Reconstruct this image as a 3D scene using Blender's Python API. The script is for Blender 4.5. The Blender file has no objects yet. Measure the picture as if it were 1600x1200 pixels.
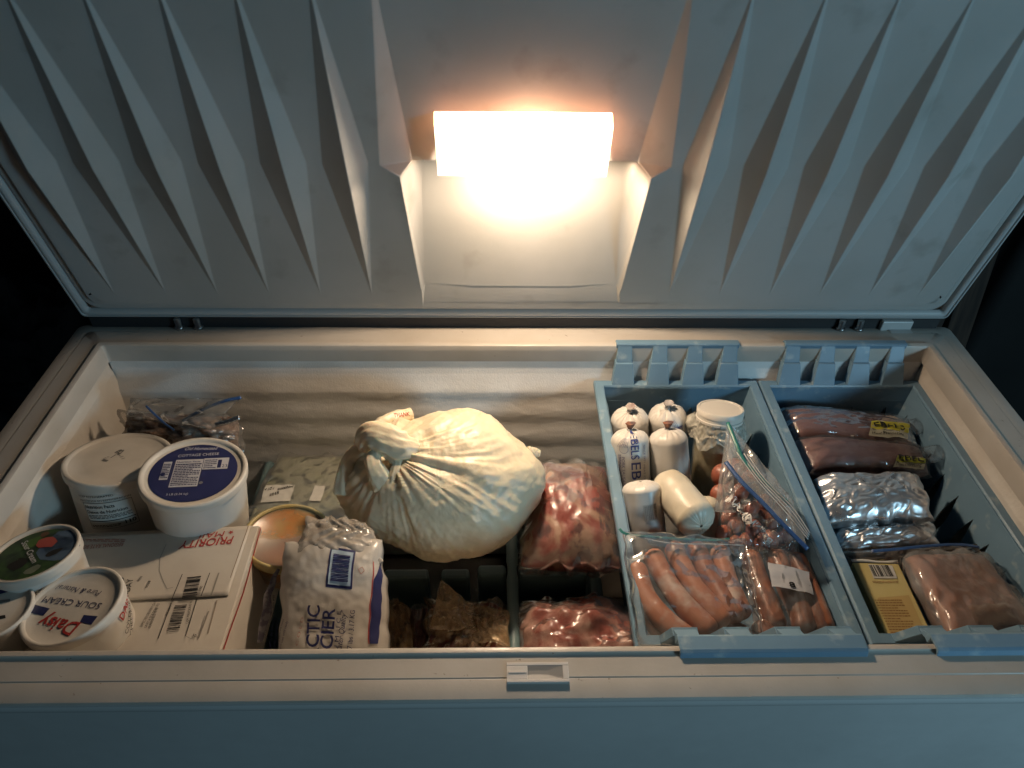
import bpy, bmesh, math, random
from mathutils import Vector, Matrix, noise

# ------------------------------------------------------------------ camera, world, lights, exposure
sc = bpy.context.scene
F = 1120.0                                   # focal length in pixels of the 1600 px wide photograph
CAM = Vector((-.0453, 0.0, .817))
yaw, pitch, roll = .0289, .7125, .0191
_f = Vector((math.sin(yaw)*math.cos(pitch), math.cos(yaw)*math.cos(pitch), -math.sin(pitch)))
_r0 = Vector((math.cos(yaw), -math.sin(yaw), 0)); _u0 = _r0.cross(_f)
CR = _r0*math.cos(roll) + _u0*math.sin(roll)
CU = -_r0*math.sin(roll) + _u0*math.cos(roll)
CF = _f
cd = bpy.data.cameras.new('camera'); cam = bpy.data.objects.new('camera', cd); sc.collection.objects.link(cam)
cam.matrix_world = Matrix(((CR.x, CU.x, -CF.x, CAM.x), (CR.y, CU.y, -CF.y, CAM.y), (CR.z, CU.z, -CF.z, CAM.z), (0, 0, 0, 1)))
cd.sensor_width = 36; cd.lens = 36*F/1600; cd.clip_end = 100; cd.clip_start = .02
sc.camera = cam
w = bpy.data.worlds.new('World'); sc.world = w; w.use_nodes = True
w.node_tree.nodes['Background'].inputs[0].default_value = (.75, .85, 1, 1)
w.node_tree.nodes['Background'].inputs[1].default_value = .014
COOL_POS = Vector((1.9, -.80, .60)); COOL_W = 22.0; COOL_COL = (.44, .78, .98)
ld = bpy.data.lights.new('room_light', 'AREA'); ld.shape = 'RECTANGLE'; ld.size = .5; ld.size_y = .3
ld.energy = COOL_W; ld.color = COOL_COL
lo = bpy.data.objects.new('room_light', ld); sc.collection.objects.link(lo); lo.location = COOL_POS
lo.rotation_euler = (Vector((.2, .8, 0)) - COOL_POS).to_track_quat('-Z', 'Y').to_euler()
BULB = 1600.0
sc.view_settings.view_transform = 'Standard'; sc.view_settings.look = 'None'
sc.view_settings.exposure = 0; sc.view_settings.gamma = 1; sc.view_settings.use_curve_mapping = False
sc.cycles.use_denoising = True
sc.cycles.max_bounces = 8; sc.cycles.transparent_max_bounces = 24; sc.cycles.glossy_bounces = 3
sc.cycles.caustics_reflective = False; sc.cycles.caustics_refractive = False; sc.cycles.sample_clamp_indirect = 4
sc.cycles.blur_glossy = .5

# ------------------------------------------------------------------ helpers
COL = sc.collection
rnd = random.Random(7)
V = Vector
def ray(px, py): return CF + CR*((px-800)/F) - CU*((py-600)/F)
def Q(px, py, z):
    d = ray(px, py); return CAM + d*((z-CAM.z)/d.z)
def proj(p):
    d = p - CAM; Z = d.dot(CF); return (800+F*d.dot(CR)/Z, 600-F*d.dot(CU)/Z)
def depth(p): return (p-CAM).dot(CF)
def fr(origin, x, z):
    z = z.normalized(); y = z.cross(x).normalized(); x = y.cross(z)
    return Matrix(((x.x, y.x, z.x, origin.x), (x.y, y.y, z.y, origin.y), (x.z, y.z, z.z, origin.z), (0, 0, 0, 1)))
def ellipse_axes(px, py, aspect, tilt):
    """normal and major axis of a disc that the photo shows as an ellipse of this aspect and tilt"""
    v = -ray(px, py).normalized(); r = (CR - v*CR.dot(v)).normalized(); u = v.cross(r)
    t = math.radians(tilt); a = r*math.cos(t)+u*math.sin(t); b = -r*math.sin(t)+u*math.cos(t)
    return v*aspect + b*math.sqrt(1-aspect*aspect), a
def fbm(p, o=4, H=.9): return noise.fractal(p, H, 2.0, o, noise_basis='PERLIN_ORIGINAL')
def ridge(x):
    return 1-abs(2*(x-math.floor(x))-1)

def link(name, me, parent=None, mats=(), smooth=True):
    ob = bpy.data.objects.new(name, me); COL.objects.link(ob)
    for m in (mats if isinstance(mats, (list, tuple)) else [mats]): me.materials.append(m)
    if parent is not None: ob.parent = parent
    if smooth:
        for p in me.polygons: p.use_smooth = True
    return ob
def mesh(name, vs, fs, mats, parent=None, smooth=True, mi=None, sharp=None):
    me = bpy.data.meshes.new(name); me.from_pydata([tuple(v) for v in vs], [], fs); me.update()
    ob = link(name, me, parent, mats, smooth)
    if mi:
        for p, i in zip(me.polygons, mi): p.material_index = i
    bm = bmesh.new(); bm.from_mesh(me); bmesh.ops.recalc_face_normals(bm, faces=bm.faces); bm.to_mesh(me); bm.free()
    if sharp is not None: me.set_sharp_from_angle(angle=math.radians(sharp))
    return ob
def tag(o, label, cat, group=None, kind=None):
    if label: o['label'] = label
    if cat: o['category'] = cat
    if group: o['group'] = group
    if kind: o['kind'] = kind
    return o
def thing(name, label, cat, M=None, group=None):
    o = bpy.data.objects.new(name, None); COL.objects.link(o); o.empty_display_size = .05
    if M is not None: o.matrix_world = M
    return tag(o, label, cat, group)
def T(x, y, z): return Matrix.Translation((x, y, z))

class MB:
    """collects vertices and faces"""
    def __init__(s): s.v = []; s.f = []; s.mi = []
    def add(s, vs, fs, mi=0):
        o = len(s.v); s.v += [V(v) for v in vs]; s.f += [[i+o for i in f] for f in fs]; s.mi += [mi]*len(fs)
    def box(s, x0, x1, y0, y1, z0, z1, mi=0, fn=None):
        vs = [(x, y, z) for z in (z0, z1) for y in (y0, y1) for x in (x0, x1)]
        if fn: vs = [fn(*p) for p in vs]
        s.add(vs, [(0, 2, 3, 1), (4, 5, 7, 6), (0, 1, 5, 4), (2, 6, 7, 3), (0, 4, 6, 2), (1, 3, 7, 5)], mi)
    def hexa(s, a, b, mi=0):
        """two quads a and b joined into a solid"""
        s.add(list(a)+list(b), [(3, 2, 1, 0), (4, 5, 6, 7)]+[(i, (i+1) % 4, 4+(i+1) % 4, 4+i) for i in range(4)], mi)
    def grid(s, g, mi=0, closed_u=False):
        n, m = len(g), len(g[0]); o = len(s.v)
        for row in g: s.v += [V(p) for p in row]
        for i in range(n-1):
            for j in range(m if closed_u else m-1):
                k = (j+1) % m
                s.f.append([o+i*m+j, o+i*m+k, o+(i+1)*m+k, o+(i+1)*m+j]); s.mi.append(mi)
    def tube(s, pts, rad, n=10, mi=0, cap=True, flat=1.0, up=None):
        pts = [V(p) for p in pts]; N = len(pts); g = []
        ref = V(up) if up else V((0, 0, 1))
        for i, p in enumerate(pts):
            t = (pts[min(i+1, N-1)]-pts[max(i-1, 0)]).normalized()
            a = t.cross(ref)
            if a.length < 1e-3: a = t.cross(V((1, 0, 0)))
            a.normalize(); b = a.cross(t).normalized()
            r = rad(i/(N-1)) if callable(rad) else rad
            g.append([p+a*(r*math.cos(2*math.pi*k/n))+b*(r*flat*math.sin(2*math.pi*k/n)) for k in range(n)])
        o = len(s.v); s.grid(g, mi, True)
        if cap:
            s.f.append([o+k for k in range(n)]); s.mi.append(mi)
            s.f.append([o+(N-1)*n+k for k in range(n-1, -1, -1)]); s.mi.append(mi)
    def lathe(s, prof, n=64, mi=0, fn=None):
        g = [[(r*math.cos(2*math.pi*k/n), r*math.sin(2*math.pi*k/n), z) for k in range(n)] for r, z in prof]
        if fn: g = [[fn(V(p)) for p in row] for row in g]
        s.grid(g, mi, True)
    def build(s, name, mats, parent=None, smooth=True, bevel=0, sharp=None, seg=2):
        ob = mesh(name, s.v, s.f, mats, parent, smooth, s.mi, sharp)
        if bevel:
            b = ob.modifiers.new('bevel', 'BEVEL'); b.width = bevel; b.segments = seg; b.limit_method = 'ANGLE'
            b.angle_limit = math.radians(35); b.harden_normals = False
        return ob

# ------------------------------------------------------------------ materials
def srgb(r, g, b):
    f = lambda c: (c/255/12.92 if c/255 <= .04045 else ((c/255+.055)/1.055)**2.4); return (f(r), f(g), f(b))
_m = {}
def M(name, c=(.5, .5, .5), rough=.5, c2=None, sc_=20, lo=.4, hi=.6, bump=0, bsc=80, metal=0, coat=0, spec=.5, det=6,
      stretch=None, c3=None, sc3=60, lo3=.62, hi3=.7, sss=0, dist=.002, bdet=5, distort=0, rvar=0):
    if name in _m: return _m[name]
    m = bpy.data.materials.new(name); m.use_nodes = True; nt = m.node_tree; N = nt.nodes; L = nt.links
    b = N['Principled BSDF']
    b.inputs['Base Color'].default_value = (*c, 1); b.inputs['Roughness'].default_value = rough
    b.inputs['Metallic'].default_value = metal; b.inputs['Coat Weight'].default_value = coat
    b.inputs['Coat Roughness'].default_value = .12; b.inputs['Specular IOR Level'].default_value = spec
    if sss: b.inputs['Subsurface Weight'].default_value = sss; b.inputs['Subsurface Radius'].default_value = (.01, .006, .004); b.inputs['Subsurface Scale'].default_value = 1
    tc = N.new('ShaderNodeTexCoord'); vec = tc.outputs['Object']
    if stretch:
        mp = N.new('ShaderNodeMapping'); mp.inputs['Scale'].default_value = stretch; L.new(vec, mp.inputs[0]); vec = mp.outputs[0]
    def nz(s_, d, di=0):
        n = N.new('ShaderNodeTexNoise'); n.inputs['Scale'].default_value = s_; n.inputs['Detail'].default_value = d
        n.inputs['Distortion'].default_value = di; L.new(vec, n.inputs['Vector']); return n.outputs['Fac']
    def rng(x, a, bb):
        r = N.new('ShaderNodeMapRange'); r.inputs[1].default_value = a; r.inputs[2].default_value = bb; L.new(x, r.inputs[0]); return r.outputs[0]
    col = None
    if c2:
        mx = N.new('ShaderNodeMix'); mx.data_type = 'RGBA'; L.new(rng(nz(sc_, det, distort), lo, hi), mx.inputs[0])
        mx.inputs[6].default_value = (*c, 1); mx.inputs[7].default_value = (*c2, 1); col = mx.outputs[2]
    if c3:
        mx = N.new('ShaderNodeMix'); mx.data_type = 'RGBA'; L.new(rng(nz(sc3, 4), lo3, hi3), mx.inputs[0])
        if col: L.new(col, mx.inputs[6])
        else: mx.inputs[6].default_value = (*c, 1)
        mx.inputs[7].default_value = (*c3, 1); col = mx.outputs[2]
    if col: L.new(col, b.inputs['Base Color'])
    if rvar:
        r = N.new('ShaderNodeMapRange'); r.inputs[3].default_value = max(.02, rough-rvar); r.inputs[4].default_value = min(1, rough+rvar)
        r.inputs[1].default_value = .3; r.inputs[2].default_value = .7; L.new(nz(35, 5), r.inputs[0]); L.new(r.outputs[0], b.inputs['Roughness'])
    if bump:
        bp = N.new('ShaderNodeBump'); bp.inputs['Strength'].default_value = bump; bp.inputs['Distance'].default_value = dist
        L.new(nz(bsc, bdet), bp.inputs['Height']); L.new(bp.outputs[0], b.inputs['Normal'])
        if coat: L.new(bp.outputs[0], b.inputs['Coat Normal'])
    _m[name] = m; return m
def film(name, tint=(1, 1, 1), haze=.12, hazec=(.8, .8, .78), gloss=.18, rough=.12, bsc=30, bump=.6, stretch=(1, 1, 1), frost=0, fsc=60, dist=.004):
    """thin clear plastic: mostly see-through, a little milky, glossy with creases"""
    if name in _m: return _m[name]
    m = bpy.data.materials.new(name); m.use_nodes = True; nt = m.node_tree; N = nt.nodes; L = nt.links
    N.remove(N['Principled BSDF']); out = N['Material Output']
    tr = N.new('ShaderNodeBsdfTransparent'); tr.inputs[0].default_value = (*tint, 1)
    df = N.new('ShaderNodeBsdfDiffuse'); df.inputs[0].default_value = (*hazec, 1)
    gl = N.new('ShaderNodeBsdfGlossy'); gl.inputs['Roughness'].default_value = rough
    tc = N.new('ShaderNodeTexCoord'); mp = N.new('ShaderNodeMapping'); mp.inputs['Scale'].default_value = stretch
    L.new(tc.outputs['Object'], mp.inputs[0])
    n = N.new('ShaderNodeTexNoise'); n.inputs['Scale'].default_value = bsc; n.inputs['Detail'].default_value = 4; n.inputs['Distortion'].default_value = .6
    L.new(mp.outputs[0], n.inputs['Vector'])
    bp = N.new('ShaderNodeBump'); bp.inputs['Strength'].default_value = bump*.55; bp.inputs['Distance'].default_value = dist*.6
    L.new(n.outputs['Fac'], bp.inputs['Height']); L.new(bp.outputs[0], gl.inputs['Normal'])
    m1 = N.new('ShaderNodeMixShader'); m1.inputs[0].default_value = haze; L.new(tr.outputs[0], m1.inputs[1]); L.new(df.outputs[0], m1.inputs[2])
    if frost:
        n2 = N.new('ShaderNodeTexNoise'); n2.inputs['Scale'].default_value = fsc; n2.inputs['Detail'].default_value = 8
        L.new(tc.outputs['Object'], n2.inputs['Vector'])
        r = N.new('ShaderNodeMapRange'); r.inputs[1].default_value = .42; r.inputs[2].default_value = .68
        r.inputs[3].default_value = haze; r.inputs[4].default_value = haze+frost
        L.new(n2.outputs['Fac'], r.inputs[0]); L.new(r.outputs[0], m1.inputs[0])
    m2 = N.new('ShaderNodeMixShader'); fz = N.new('ShaderNodeFresnel'); fz.inputs[0].default_value = 1.45; L.new(bp.outputs[0], fz.inputs['Normal'])
    ad = N.new('ShaderNodeMath'); ad.operation = 'MULTIPLY_ADD'; ad.inputs[1].default_value = .5; ad.inputs[2].default_value = gloss*.2; ad.use_clamp = True
    L.new(fz.outputs[0], ad.inputs[0]); L.new(ad.outputs[0], m2.inputs[0])
    L.new(m1.outputs[0], m2.inputs[1]); L.new(gl.outputs[0], m2.inputs[2]); L.new(m2.outputs[0], out.inputs[0])
    _m[name] = m; return m
def emit(name, c, s):
    m = bpy.data.materials.new(name); m.use_nodes = True; nt = m.node_tree; nt.nodes.remove(nt.nodes['Principled BSDF'])
    e = nt.nodes.new('ShaderNodeEmission'); e.inputs[0].default_value = (*c, 1); e.inputs[1].default_value = s
    nt.links.new(e.outputs[0], nt.nodes['Material Output'].inputs[0]); return m

WHITE = M('white_enamel', (.52, .50, .47), .42, c2=(.45, .42, .38), sc_=5, lo=.45, hi=.7, bump=.06, bsc=300, rvar=.1, dist=.0006)
LINER = M('lid_plastic', (.42, .42, .41), .5, c2=(.37, .37, .355), sc_=4, bump=.10, bsc=160, dist=.0010, rvar=.1, c3=(.30, .29, .27), sc3=14, lo3=.6, hi3=.8)
TRIM = M('trim_plastic', (.48, .45, .41), .4, c2=(.36, .32, .27), sc_=6, lo=.42, hi=.75, bump=.05, bsc=200, rvar=.12, c3=(.20, .16, .12), sc3=110, lo3=.71, hi3=.76)
FRONTM = M('painted_steel', (.50, .50, .49), .38, c2=(.46, .46, .45), sc_=3, bump=.12, bsc=500, dist=.0004, rvar=.08)
GASKET = M('gasket_rubber', (.42, .43, .43), .5, bump=.1, bsc=90)
FROST = M('frosted_liner', (.66, .65, .63), .45, c2=(.78, .78, .77), sc_=10, lo=.35, hi=.65, bump=.28, bsc=330, dist=.0015, rvar=.2, det=8)
TEAL = M('teal_plastic', (.16, .27, .37), .38, c2=(.135, .235, .325), sc_=8, bump=.08, bsc=260, dist=.0006, rvar=.1, c3=(.34, .42, .46), sc3=38, lo3=.60, hi3=.78)
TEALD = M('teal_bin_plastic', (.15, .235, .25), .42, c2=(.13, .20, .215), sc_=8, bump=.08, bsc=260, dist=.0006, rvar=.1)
DARK = M('gap_shade_black', (.02, .02, .022), .6)
STEEL = M('hinge_steel', (.5, .5, .5), .3, metal=1)
TUBW = M('tub_plastic', (.62, .60, .56), .4, c2=(.58, .55, .5), sc_=12, bump=.12, bsc=180, dist=.0006, sss=.1)
LIDW = M('tub_lid_plastic', (.60, .56, .50), .45, c2=(.52, .48, .42), sc_=20, lo=.4, hi=.7, bump=.2, bsc=160, dist=.0008)
NAVY = M('navy_ink', (.018, .022, .085), .4)
BLACK = M('black_ink', (.015, .014, .014), .5)
RED = M('red_ink', (.33, .03, .025), .5)
REDF = M('faded_red_ink', (.36, .16, .13), .5)
PALE = M('pale_ink', (.5, .5, .52), .5)
GREY = M('grey_ink', (.17, .165, .16), .5)
GREEN = M('green_ink', (.04, .09, .03), .45, c2=(.02, .04, .025), sc_=60)
SKYB = M('blue_ink', (.05, .09, .17), .45, c2=(.08, .13, .2), sc_=50)
PINK = M('pink_ink', (.34, .07, .06), .45)
YEL = M('yellow_label', (.55, .5, .05), .5)
PAPER = M('label_paper', (.55, .54, .50), .6, bump=.1, bsc=60)
CARD = M('white_cardboard', (.52, .48, .42), .65, c2=(.42, .37, .32), sc_=11, lo=.4, hi=.75, bump=.25, bsc=60, dist=.001)
BROWNC = M('cardboard_edge', (.22, .15, .09), .8)
CLEARBAG = film('clear_film', haze=.07, rough=.1)
ZIPBAG = film('zip_bag_film', haze=.10, rough=.13, bsc=22, bump=.7)
FROSTBAG = film('frosted_bag_film', haze=.10, rough=.16, frost=.55, fsc=55, bsc=26)

# ------------------------------------------------------------------ printing on surfaces
_tc = {}
def text_mesh(s, bold=0.0):
    k = (s, bold)
    if k in _tc: return _tc[k]
    cu = bpy.data.curves.new('lettering', 'FONT'); cu.body = s; cu.size = 1; cu.resolution_u = 3; cu.offset = bold
    ob = bpy.data.objects.new('lettering', cu); COL.objects.link(ob); bpy.context.view_layer.update()
    me = bpy.data.meshes.new_from_object(ob.evaluated_get(bpy.context.evaluated_depsgraph_get()))
    vs = [(v.co.x, v.co.y) for v in me.vertices]; fs = [list(p.vertices) for p in me.polygons]
    bpy.data.objects.remove(ob); bpy.data.curves.remove(cu); bpy.data.meshes.remove(me)
    if vs:
        x0 = min(v[0] for v in vs); x1 = max(v[0] for v in vs); vs = [(x-x0, y) for x, y in vs]; w = x1-x0
    else: w = 1
    _tc[k] = (vs, fs, w); return _tc[k]
class Print:
    """flat marks laid on the surface f(x, y, lift), x and y in metres along it"""
    def __init__(s, f, root=None, lift=.0003): s.f = f; s.v = []; s.fc = []; s.mi = []; s.m = []; s.l = lift; s.root = root
    def _mi(s, m):
        if m not in s.m: s.m.append(m)
        return s.m.index(m)
    def add(s, vs, fs, mat, lv, maxlen=.006):
        bm = bmesh.new(); bv = [bm.verts.new((x, y, 0)) for x, y in vs]
        for f in fs:
            try: bm.faces.new([bv[i] for i in f])
            except ValueError: pass
        for _ in range(5):
            le = [e for e in bm.edges if e.calc_length() > maxlen]
            if not le: break
            bmesh.ops.subdivide_edges(bm, edges=le, cuts=1); 
            bmesh.ops.triangulate(bm, faces=[f for f in bm.faces if len(f.verts) > 4])
        o = len(s.v); mi = s._mi(mat); bm.verts.index_update()
        for v in bm.verts: s.v.append(s.f(v.co.x, v.co.y, s.l*lv))
        for f in bm.faces: s.fc.append([o+v.index for v in f.verts]); s.mi.append(mi)
        bm.free()
    def poly(s, pts, mat, lv=1, maxlen=.006): s.add(pts, [list(range(len(pts)))], mat, lv, maxlen)
    def rect(s, x0, y0, x1, y1, mat, lv=1, seg=.006):
        nx = max(1, int(abs(x1-x0)/seg)); ny = max(1, int(abs(y1-y0)/seg))
        vs = [(x0+(x1-x0)*i/nx, y0+(y1-y0)*j/ny) for j in range(ny+1) for i in range(nx+1)]
        fs = [[j*(nx+1)+i, j*(nx+1)+i+1, (j+1)*(nx+1)+i+1, (j+1)*(nx+1)+i] for j in range(ny) for i in range(nx)]
        s.add(vs, fs, mat, lv, 1)
    def rrect(s, o, d, L, H, mat, lv=1, seg=.006):
        """rectangle from o along unit direction d"""
        nx = max(1, int(L/seg)); ny = max(1, int(H/seg)); n = (-d[1], d[0])
        vs = [(o[0]+d[0]*L*i/nx+n[0]*H*j/ny, o[1]+d[1]*L*i/nx+n[1]*H*j/ny) for j in range(ny+1) for i in range(nx+1)]
        fs = [[j*(nx+1)+i, j*(nx+1)+i+1, (j+1)*(nx+1)+i+1, (j+1)*(nx+1)+i] for j in range(ny) for i in range(nx)]
        s.add(vs, fs, mat, lv, 1)
    def line(s, pts, wd, mat, lv=1):
        for a, b in zip(pts, pts[1:]):
            L = math.hypot(b[0]-a[0], b[1]-a[1])
            if L > 1e-6:
                d = ((b[0]-a[0])/L, (b[1]-a[1])/L); s.rrect((a[0]+d[1]*wd/2, a[1]-d[0]*wd/2), d, L, wd, mat, lv)
    def disc(s, x, y, r, mat, lv=1, n=48, ry=None, rings=10):
        ry = ry or r; vs = [(x, y)]; fs = []
        for k in range(1, rings+1):
            for i in range(n):
                a = 2*math.pi*i/n; vs.append((x+r*k/rings*math.cos(a), y+ry*k/rings*math.sin(a)))
        for i in range(n): fs.append([0, 1+i, 1+(i+1) % n])
        for k in range(rings-1):
            for i in range(n): j = (i+1) % n; fs.append([1+k*n+i, 1+(k+1)*n+i, 1+(k+1)*n+j, 1+k*n+j])
        s.add(vs, fs, mat, lv, 1)
    def text(s, t, o, d, h, mat, width=None, lv=2, bold=0.0, shear=0, flip=1):
        """t starts at o and runs along unit d, letters h high"""
        vs, fs, w0 = text_mesh(t, bold); sx = (width/w0) if width else h*1.38; sy = h*1.38
        n = (-d[1]*flip, d[0]*flip)
        s.add([(o[0]+d[0]*(x*sx+shear*y*sy)+n[0]*y*sy, o[1]+d[1]*(x*sx+shear*y*sy)+n[1]*y*sy) for x, y in vs], fs, mat, lv, .008)
    def inv(s, px, py, g=(0, 0)):
        """surface coordinates of the spot the photo shows at this pixel"""
        Mw = s.root.matrix_world if s.root else Matrix.Identity(4); x, y = g
        for _ in range(30):
            p = proj(Mw @ s.f(x, y, 0)); e = 1e-4
            a = proj(Mw @ s.f(x+e, y, 0)); b = proj(Mw @ s.f(x, y+e, 0))
            J = ((a[0]-p[0])/e, (b[0]-p[0])/e, (a[1]-p[1])/e, (b[1]-p[1])/e); det = J[0]*J[3]-J[1]*J[2]
            if abs(det) < 1e-6: break
            rx, ry = px-p[0], py-p[1]; dx = (J[3]*rx-J[1]*ry)/det; dy = (-J[2]*rx+J[0]*ry)/det
            k = min(1, .05/max(1e-9, math.hypot(dx, dy))); x += dx*k; y += dy*k
        return x, y
    def textpx(s, t, p0, p1, h, mat, lv=2, bold=0.0, shear=0, g=(0, 0)):
        a = s.inv(*p0, g); b = s.inv(*p1, g); L = math.hypot(b[0]-a[0], b[1]-a[1])
        s.text(t, a, ((b[0]-a[0])/L, (b[1]-a[1])/L), h, mat, L, lv, bold, shear)
    def barcode(s, o, d, L, H, mat, n=22, lv=2, seed=1):
        r = random.Random(seed); x = 0; nn = (-d[1], d[0])
        ws = [r.choice((1, 1, 2, 3)) for _ in range(2*n)]; tot = sum(ws)
        for i, w_ in enumerate(ws):
            ww = L*w_/tot
            if i % 2 == 0: s.rrect((o[0]+d[0]*x, o[1]+d[1]*x), d, ww, H, mat, lv)
            x += ww
    def smalltext(s, o, d, L, H, rows, mat, lv=2, seed=3, fill=.5):
        """lines of print too small to read"""
        r = random.Random(seed); n = (-d[1], d[0])
        for k in range(rows):
            x = 0; y = H-(k+.8)*H/rows
            while x < L*(.97 if k % 4 != 3 else .6):
                ww = min(r.uniform(.03, .13)*L, L-x)
                s.rrect((o[0]+d[0]*x+n[0]*y, o[1]+d[1]*x+n[1]*y), d, ww, H/rows*fill, mat, lv); x += ww+.02*L
    def build(s, name, parent): return mesh(name, s.v, s.fc, s.m, parent, True, s.mi)

def pillow(c00, c10, c11, c01, up, down=.4, nu=40, nv=30, p=2.2, fn=None, edge=0.0, q=.5, seed=0, esc=18, edge_z=0):
    """closed cushion between four corners; returns (verts, faces, surf(x,y,lift), U, V); its local frame is centred on the quad"""
    U = ((c10-c00).length+(c11-c01).length)/2; Vv = ((c01-c00).length+(c11-c10).length)/2
    n = ((c10-c00)+(c11-c01)).cross((c01-c00)+(c11-c10)).normalized()
    if n.z < 0: n = -n
    sd = V((seed*3.7, seed*1.3, 0))
    def base(u, v): return c00*(1-u)*(1-v)+c10*u*(1-v)+c11*u*v+c01*(1-u)*v
    cen = base(.5, .5)
    def P(u, v, top=True):
        a, b = abs(2*u-1), abs(2*v-1); s = (max(0, 1-a**p)*max(0, 1-b**p))**q
        pt = base(u, v)
        if edge:
            k = max(a, b)**3
            dr = (pt-cen).normalized(); pt = pt+dr*(edge*k*noise.noise(V((u*esc*U*5, v*esc*Vv*5, 0))*.5+sd))
        ez = n*(edge_z*max(a, b)**4*noise.noise(V((u*U*40, v*Vv*40, 9))+sd)) if edge_z else V((0, 0, 0))
        if top: return pt+ez+n*(up*s+(fn(u, v)*min(1, s*2.5) if fn else 0))
        return pt+ez-n*(down*up*s)
    M_ = fr(cen, (c10-c00), n); Mi = M_.inverted()
    top = [[Mi @ P(i/nu, j/nv) for i in range(nu+1)] for j in range(nv+1)]
    bot = [[Mi @ P(i/nu, j/nv, False) for i in range(nu+1)] for j in range(nv+1)]
    mb = MB(); mb.grid(top); mb.grid([r[::-1] for r in bot])
    m = nu+1; o = (nu+1)*(nv+1)
    # join the rims
    ring = [(i, 0) for i in range(nu)]+[(nu, j) for j in range(nv)]+[(i, nv) for i in range(nu, 0, -1)]+[(0, j) for j in range(nv, 0, -1)]
    for k in range(len(ring)):
        a, b = ring[k], ring[(k+1) % len(ring)]
        ia = a[1]*m+a[0]; ib = b[1]*m+b[0]; ja = o+a[1]*m+(nu-a[0]); jb = o+b[1]*m+(nu-b[0])
        mb.f.append([ib, ia, ja, jb]); mb.mi.append(0)
    def surf(x, y, lift=0):
        u, v = x/U, y/Vv; uc, vc = min(1, max(0, u)), min(1, max(0, v))
        a = P(uc, vc); e = .004
        du = P(min(1, uc+e), vc)-P(max(0, uc-e), vc); dv = P(uc, min(1, vc+e))-P(uc, max(0, vc-e))
        nn = du.cross(dv)
        nn = nn.normalized() if nn.length > 1e-12 else n
        if nn.dot(n) < 0: nn = -nn
        if nn.dot(n) < .3: nn = n
        return Mi @ (a+nn*lift + (base(u, v)-base(uc, vc)))
    return mb, surf, U, Vv, M_

# ================================================================== THE ROOM ROUND THE FREEZER
floor_m = M('floor_concrete', (.05, .055, .055), .8, c2=(.03, .03, .03), sc_=3, bump=.3, bsc=40)
wall_m = M('dark_wall', (.016, .016, .016), .9, c2=(.008, .008, .008), sc_=2, bump=.2, bsc=30)
mb = MB(); mb.add([(-4, -3, -.9), (4, -3, -.9), (4, 3, -.9), (-4, 3, -.9)], [(0, 1, 2, 3)])
tag(mb.build('floor', floor_m, smooth=False), None, None, kind='structure')
mb = MB(); mb.box(-4, 4, 1.75, 1.85, -.9, 1.9)
tag(mb.build('wall', wall_m, smooth=False), 'dark wall standing behind the open freezer', 'wall')
# crumpled sheet left behind the freezer
tarp_m = M('tarp_cloth', (.05, .075, .085), .6, c2=(.015, .02, .022), sc_=9, lo=.45, hi=.6, bump=.6, bsc=25, dist=.01)
g = []
for j in range(50):
    row = []
    for i in range(60):
        x = -1.75+.85*i/59; y = 1.05+.65*j/49
        z = -.28+.20*fbm(V((x*4, y*4, 1)), 5)+.10*ridge(x*4+y*3+.4*fbm(V((x*3, y*3, 2)), 3)) - .5*max(0, (x+1.05))*2
        row.append((x, y, z))
    g.append(row)
mb = MB(); mb.grid(g); bot = [[(p[0], p[1], -.899) for p in r] for r in g]; mb.grid([r[::-1] for r in bot])
mb.grid([g[0], bot[0]]); mb.grid([bot[-1], g[-1]]); mb.grid([[r[0] for r in bot], [r[0] for r in g]]); mb.grid([[r[-1] for r in g], [r[-1] for r in bot]])
tag(mb.build('tarp', tarp_m), 'crumpled dark blue-grey sheet heaped left behind the freezer', 'tarp')
plank_m = M('dark_timber', (.055, .035, .024), .75, c2=(.02, .013, .01), sc_=6, stretch=(6, 6, .6), bump=.3, bsc=30)
for k, (x, y, h, lean, cap) in enumerate(((1.12, 1.50, .95, .04, 'narrow brown plank leaning nearest the freezer corner'), (1.27, 1.52, 1.05, -.05, 'wider brown plank leaning behind, just right of the narrow one'), (1.46, 1.30, .8, .09, 'short dark brown plank leaning furthest forward at the right edge'))):
    r = bpy.data.objects; mb = MB(); wd = (.05, .09, .07)[k]
    mb.box(-wd/2, wd/2, -.012, .012, 0, h+.5)
    o = mb.build('wooden_plank', plank_m, smooth=False, bevel=.003); o.location = (x, y, -.9); o.rotation_euler = (-.12, lean, .3*k)
    tag(o, cap, 'plank', 'wooden planks leaning behind the freezer')

# ================================================================== THE FREEZER
Xi, Xo, yib, yob, yif, yof = .768, .845, 1.052, 1.128, .4534, .3903
fz = thing('chest_freezer', 'long white chest freezer with its ribbed lid standing open and a lit lamp', 'chest freezer', T(0, .76, -.88))
OFF = V((0, -.76, .88))
def floc(p): return V(p)+OFF
def rect_loop(d, z, rad=.005, n=5, xin=0):
    s = d/.077; x = Xi+d; y0 = yif-s*(yif-yof); y1 = yib+s*(yob-yib); out = []
    r = max(.002, rad+max(0, d)*.12)
    for cx, cy, a0 in ((x-r, y1-r, 0), (-x+r, y1-r, 90), (-x+r, y0+r, 180), (x-r, y0+r, 270)):
        for k in (-1, *range(n+1), n+1):
            a = math.radians(a0+90*max(0, min(n, k))/n); e = .004 if k in (-1, n+1) else 0
            tx, ty = (math.sin(a), -math.cos(a)) if k < 0 else (-math.sin(a), math.cos(a))
            out.append(floc((cx+r*math.cos(a)+tx*e, cy+r*math.sin(a)+ty*e, z)))
    return out
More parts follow.
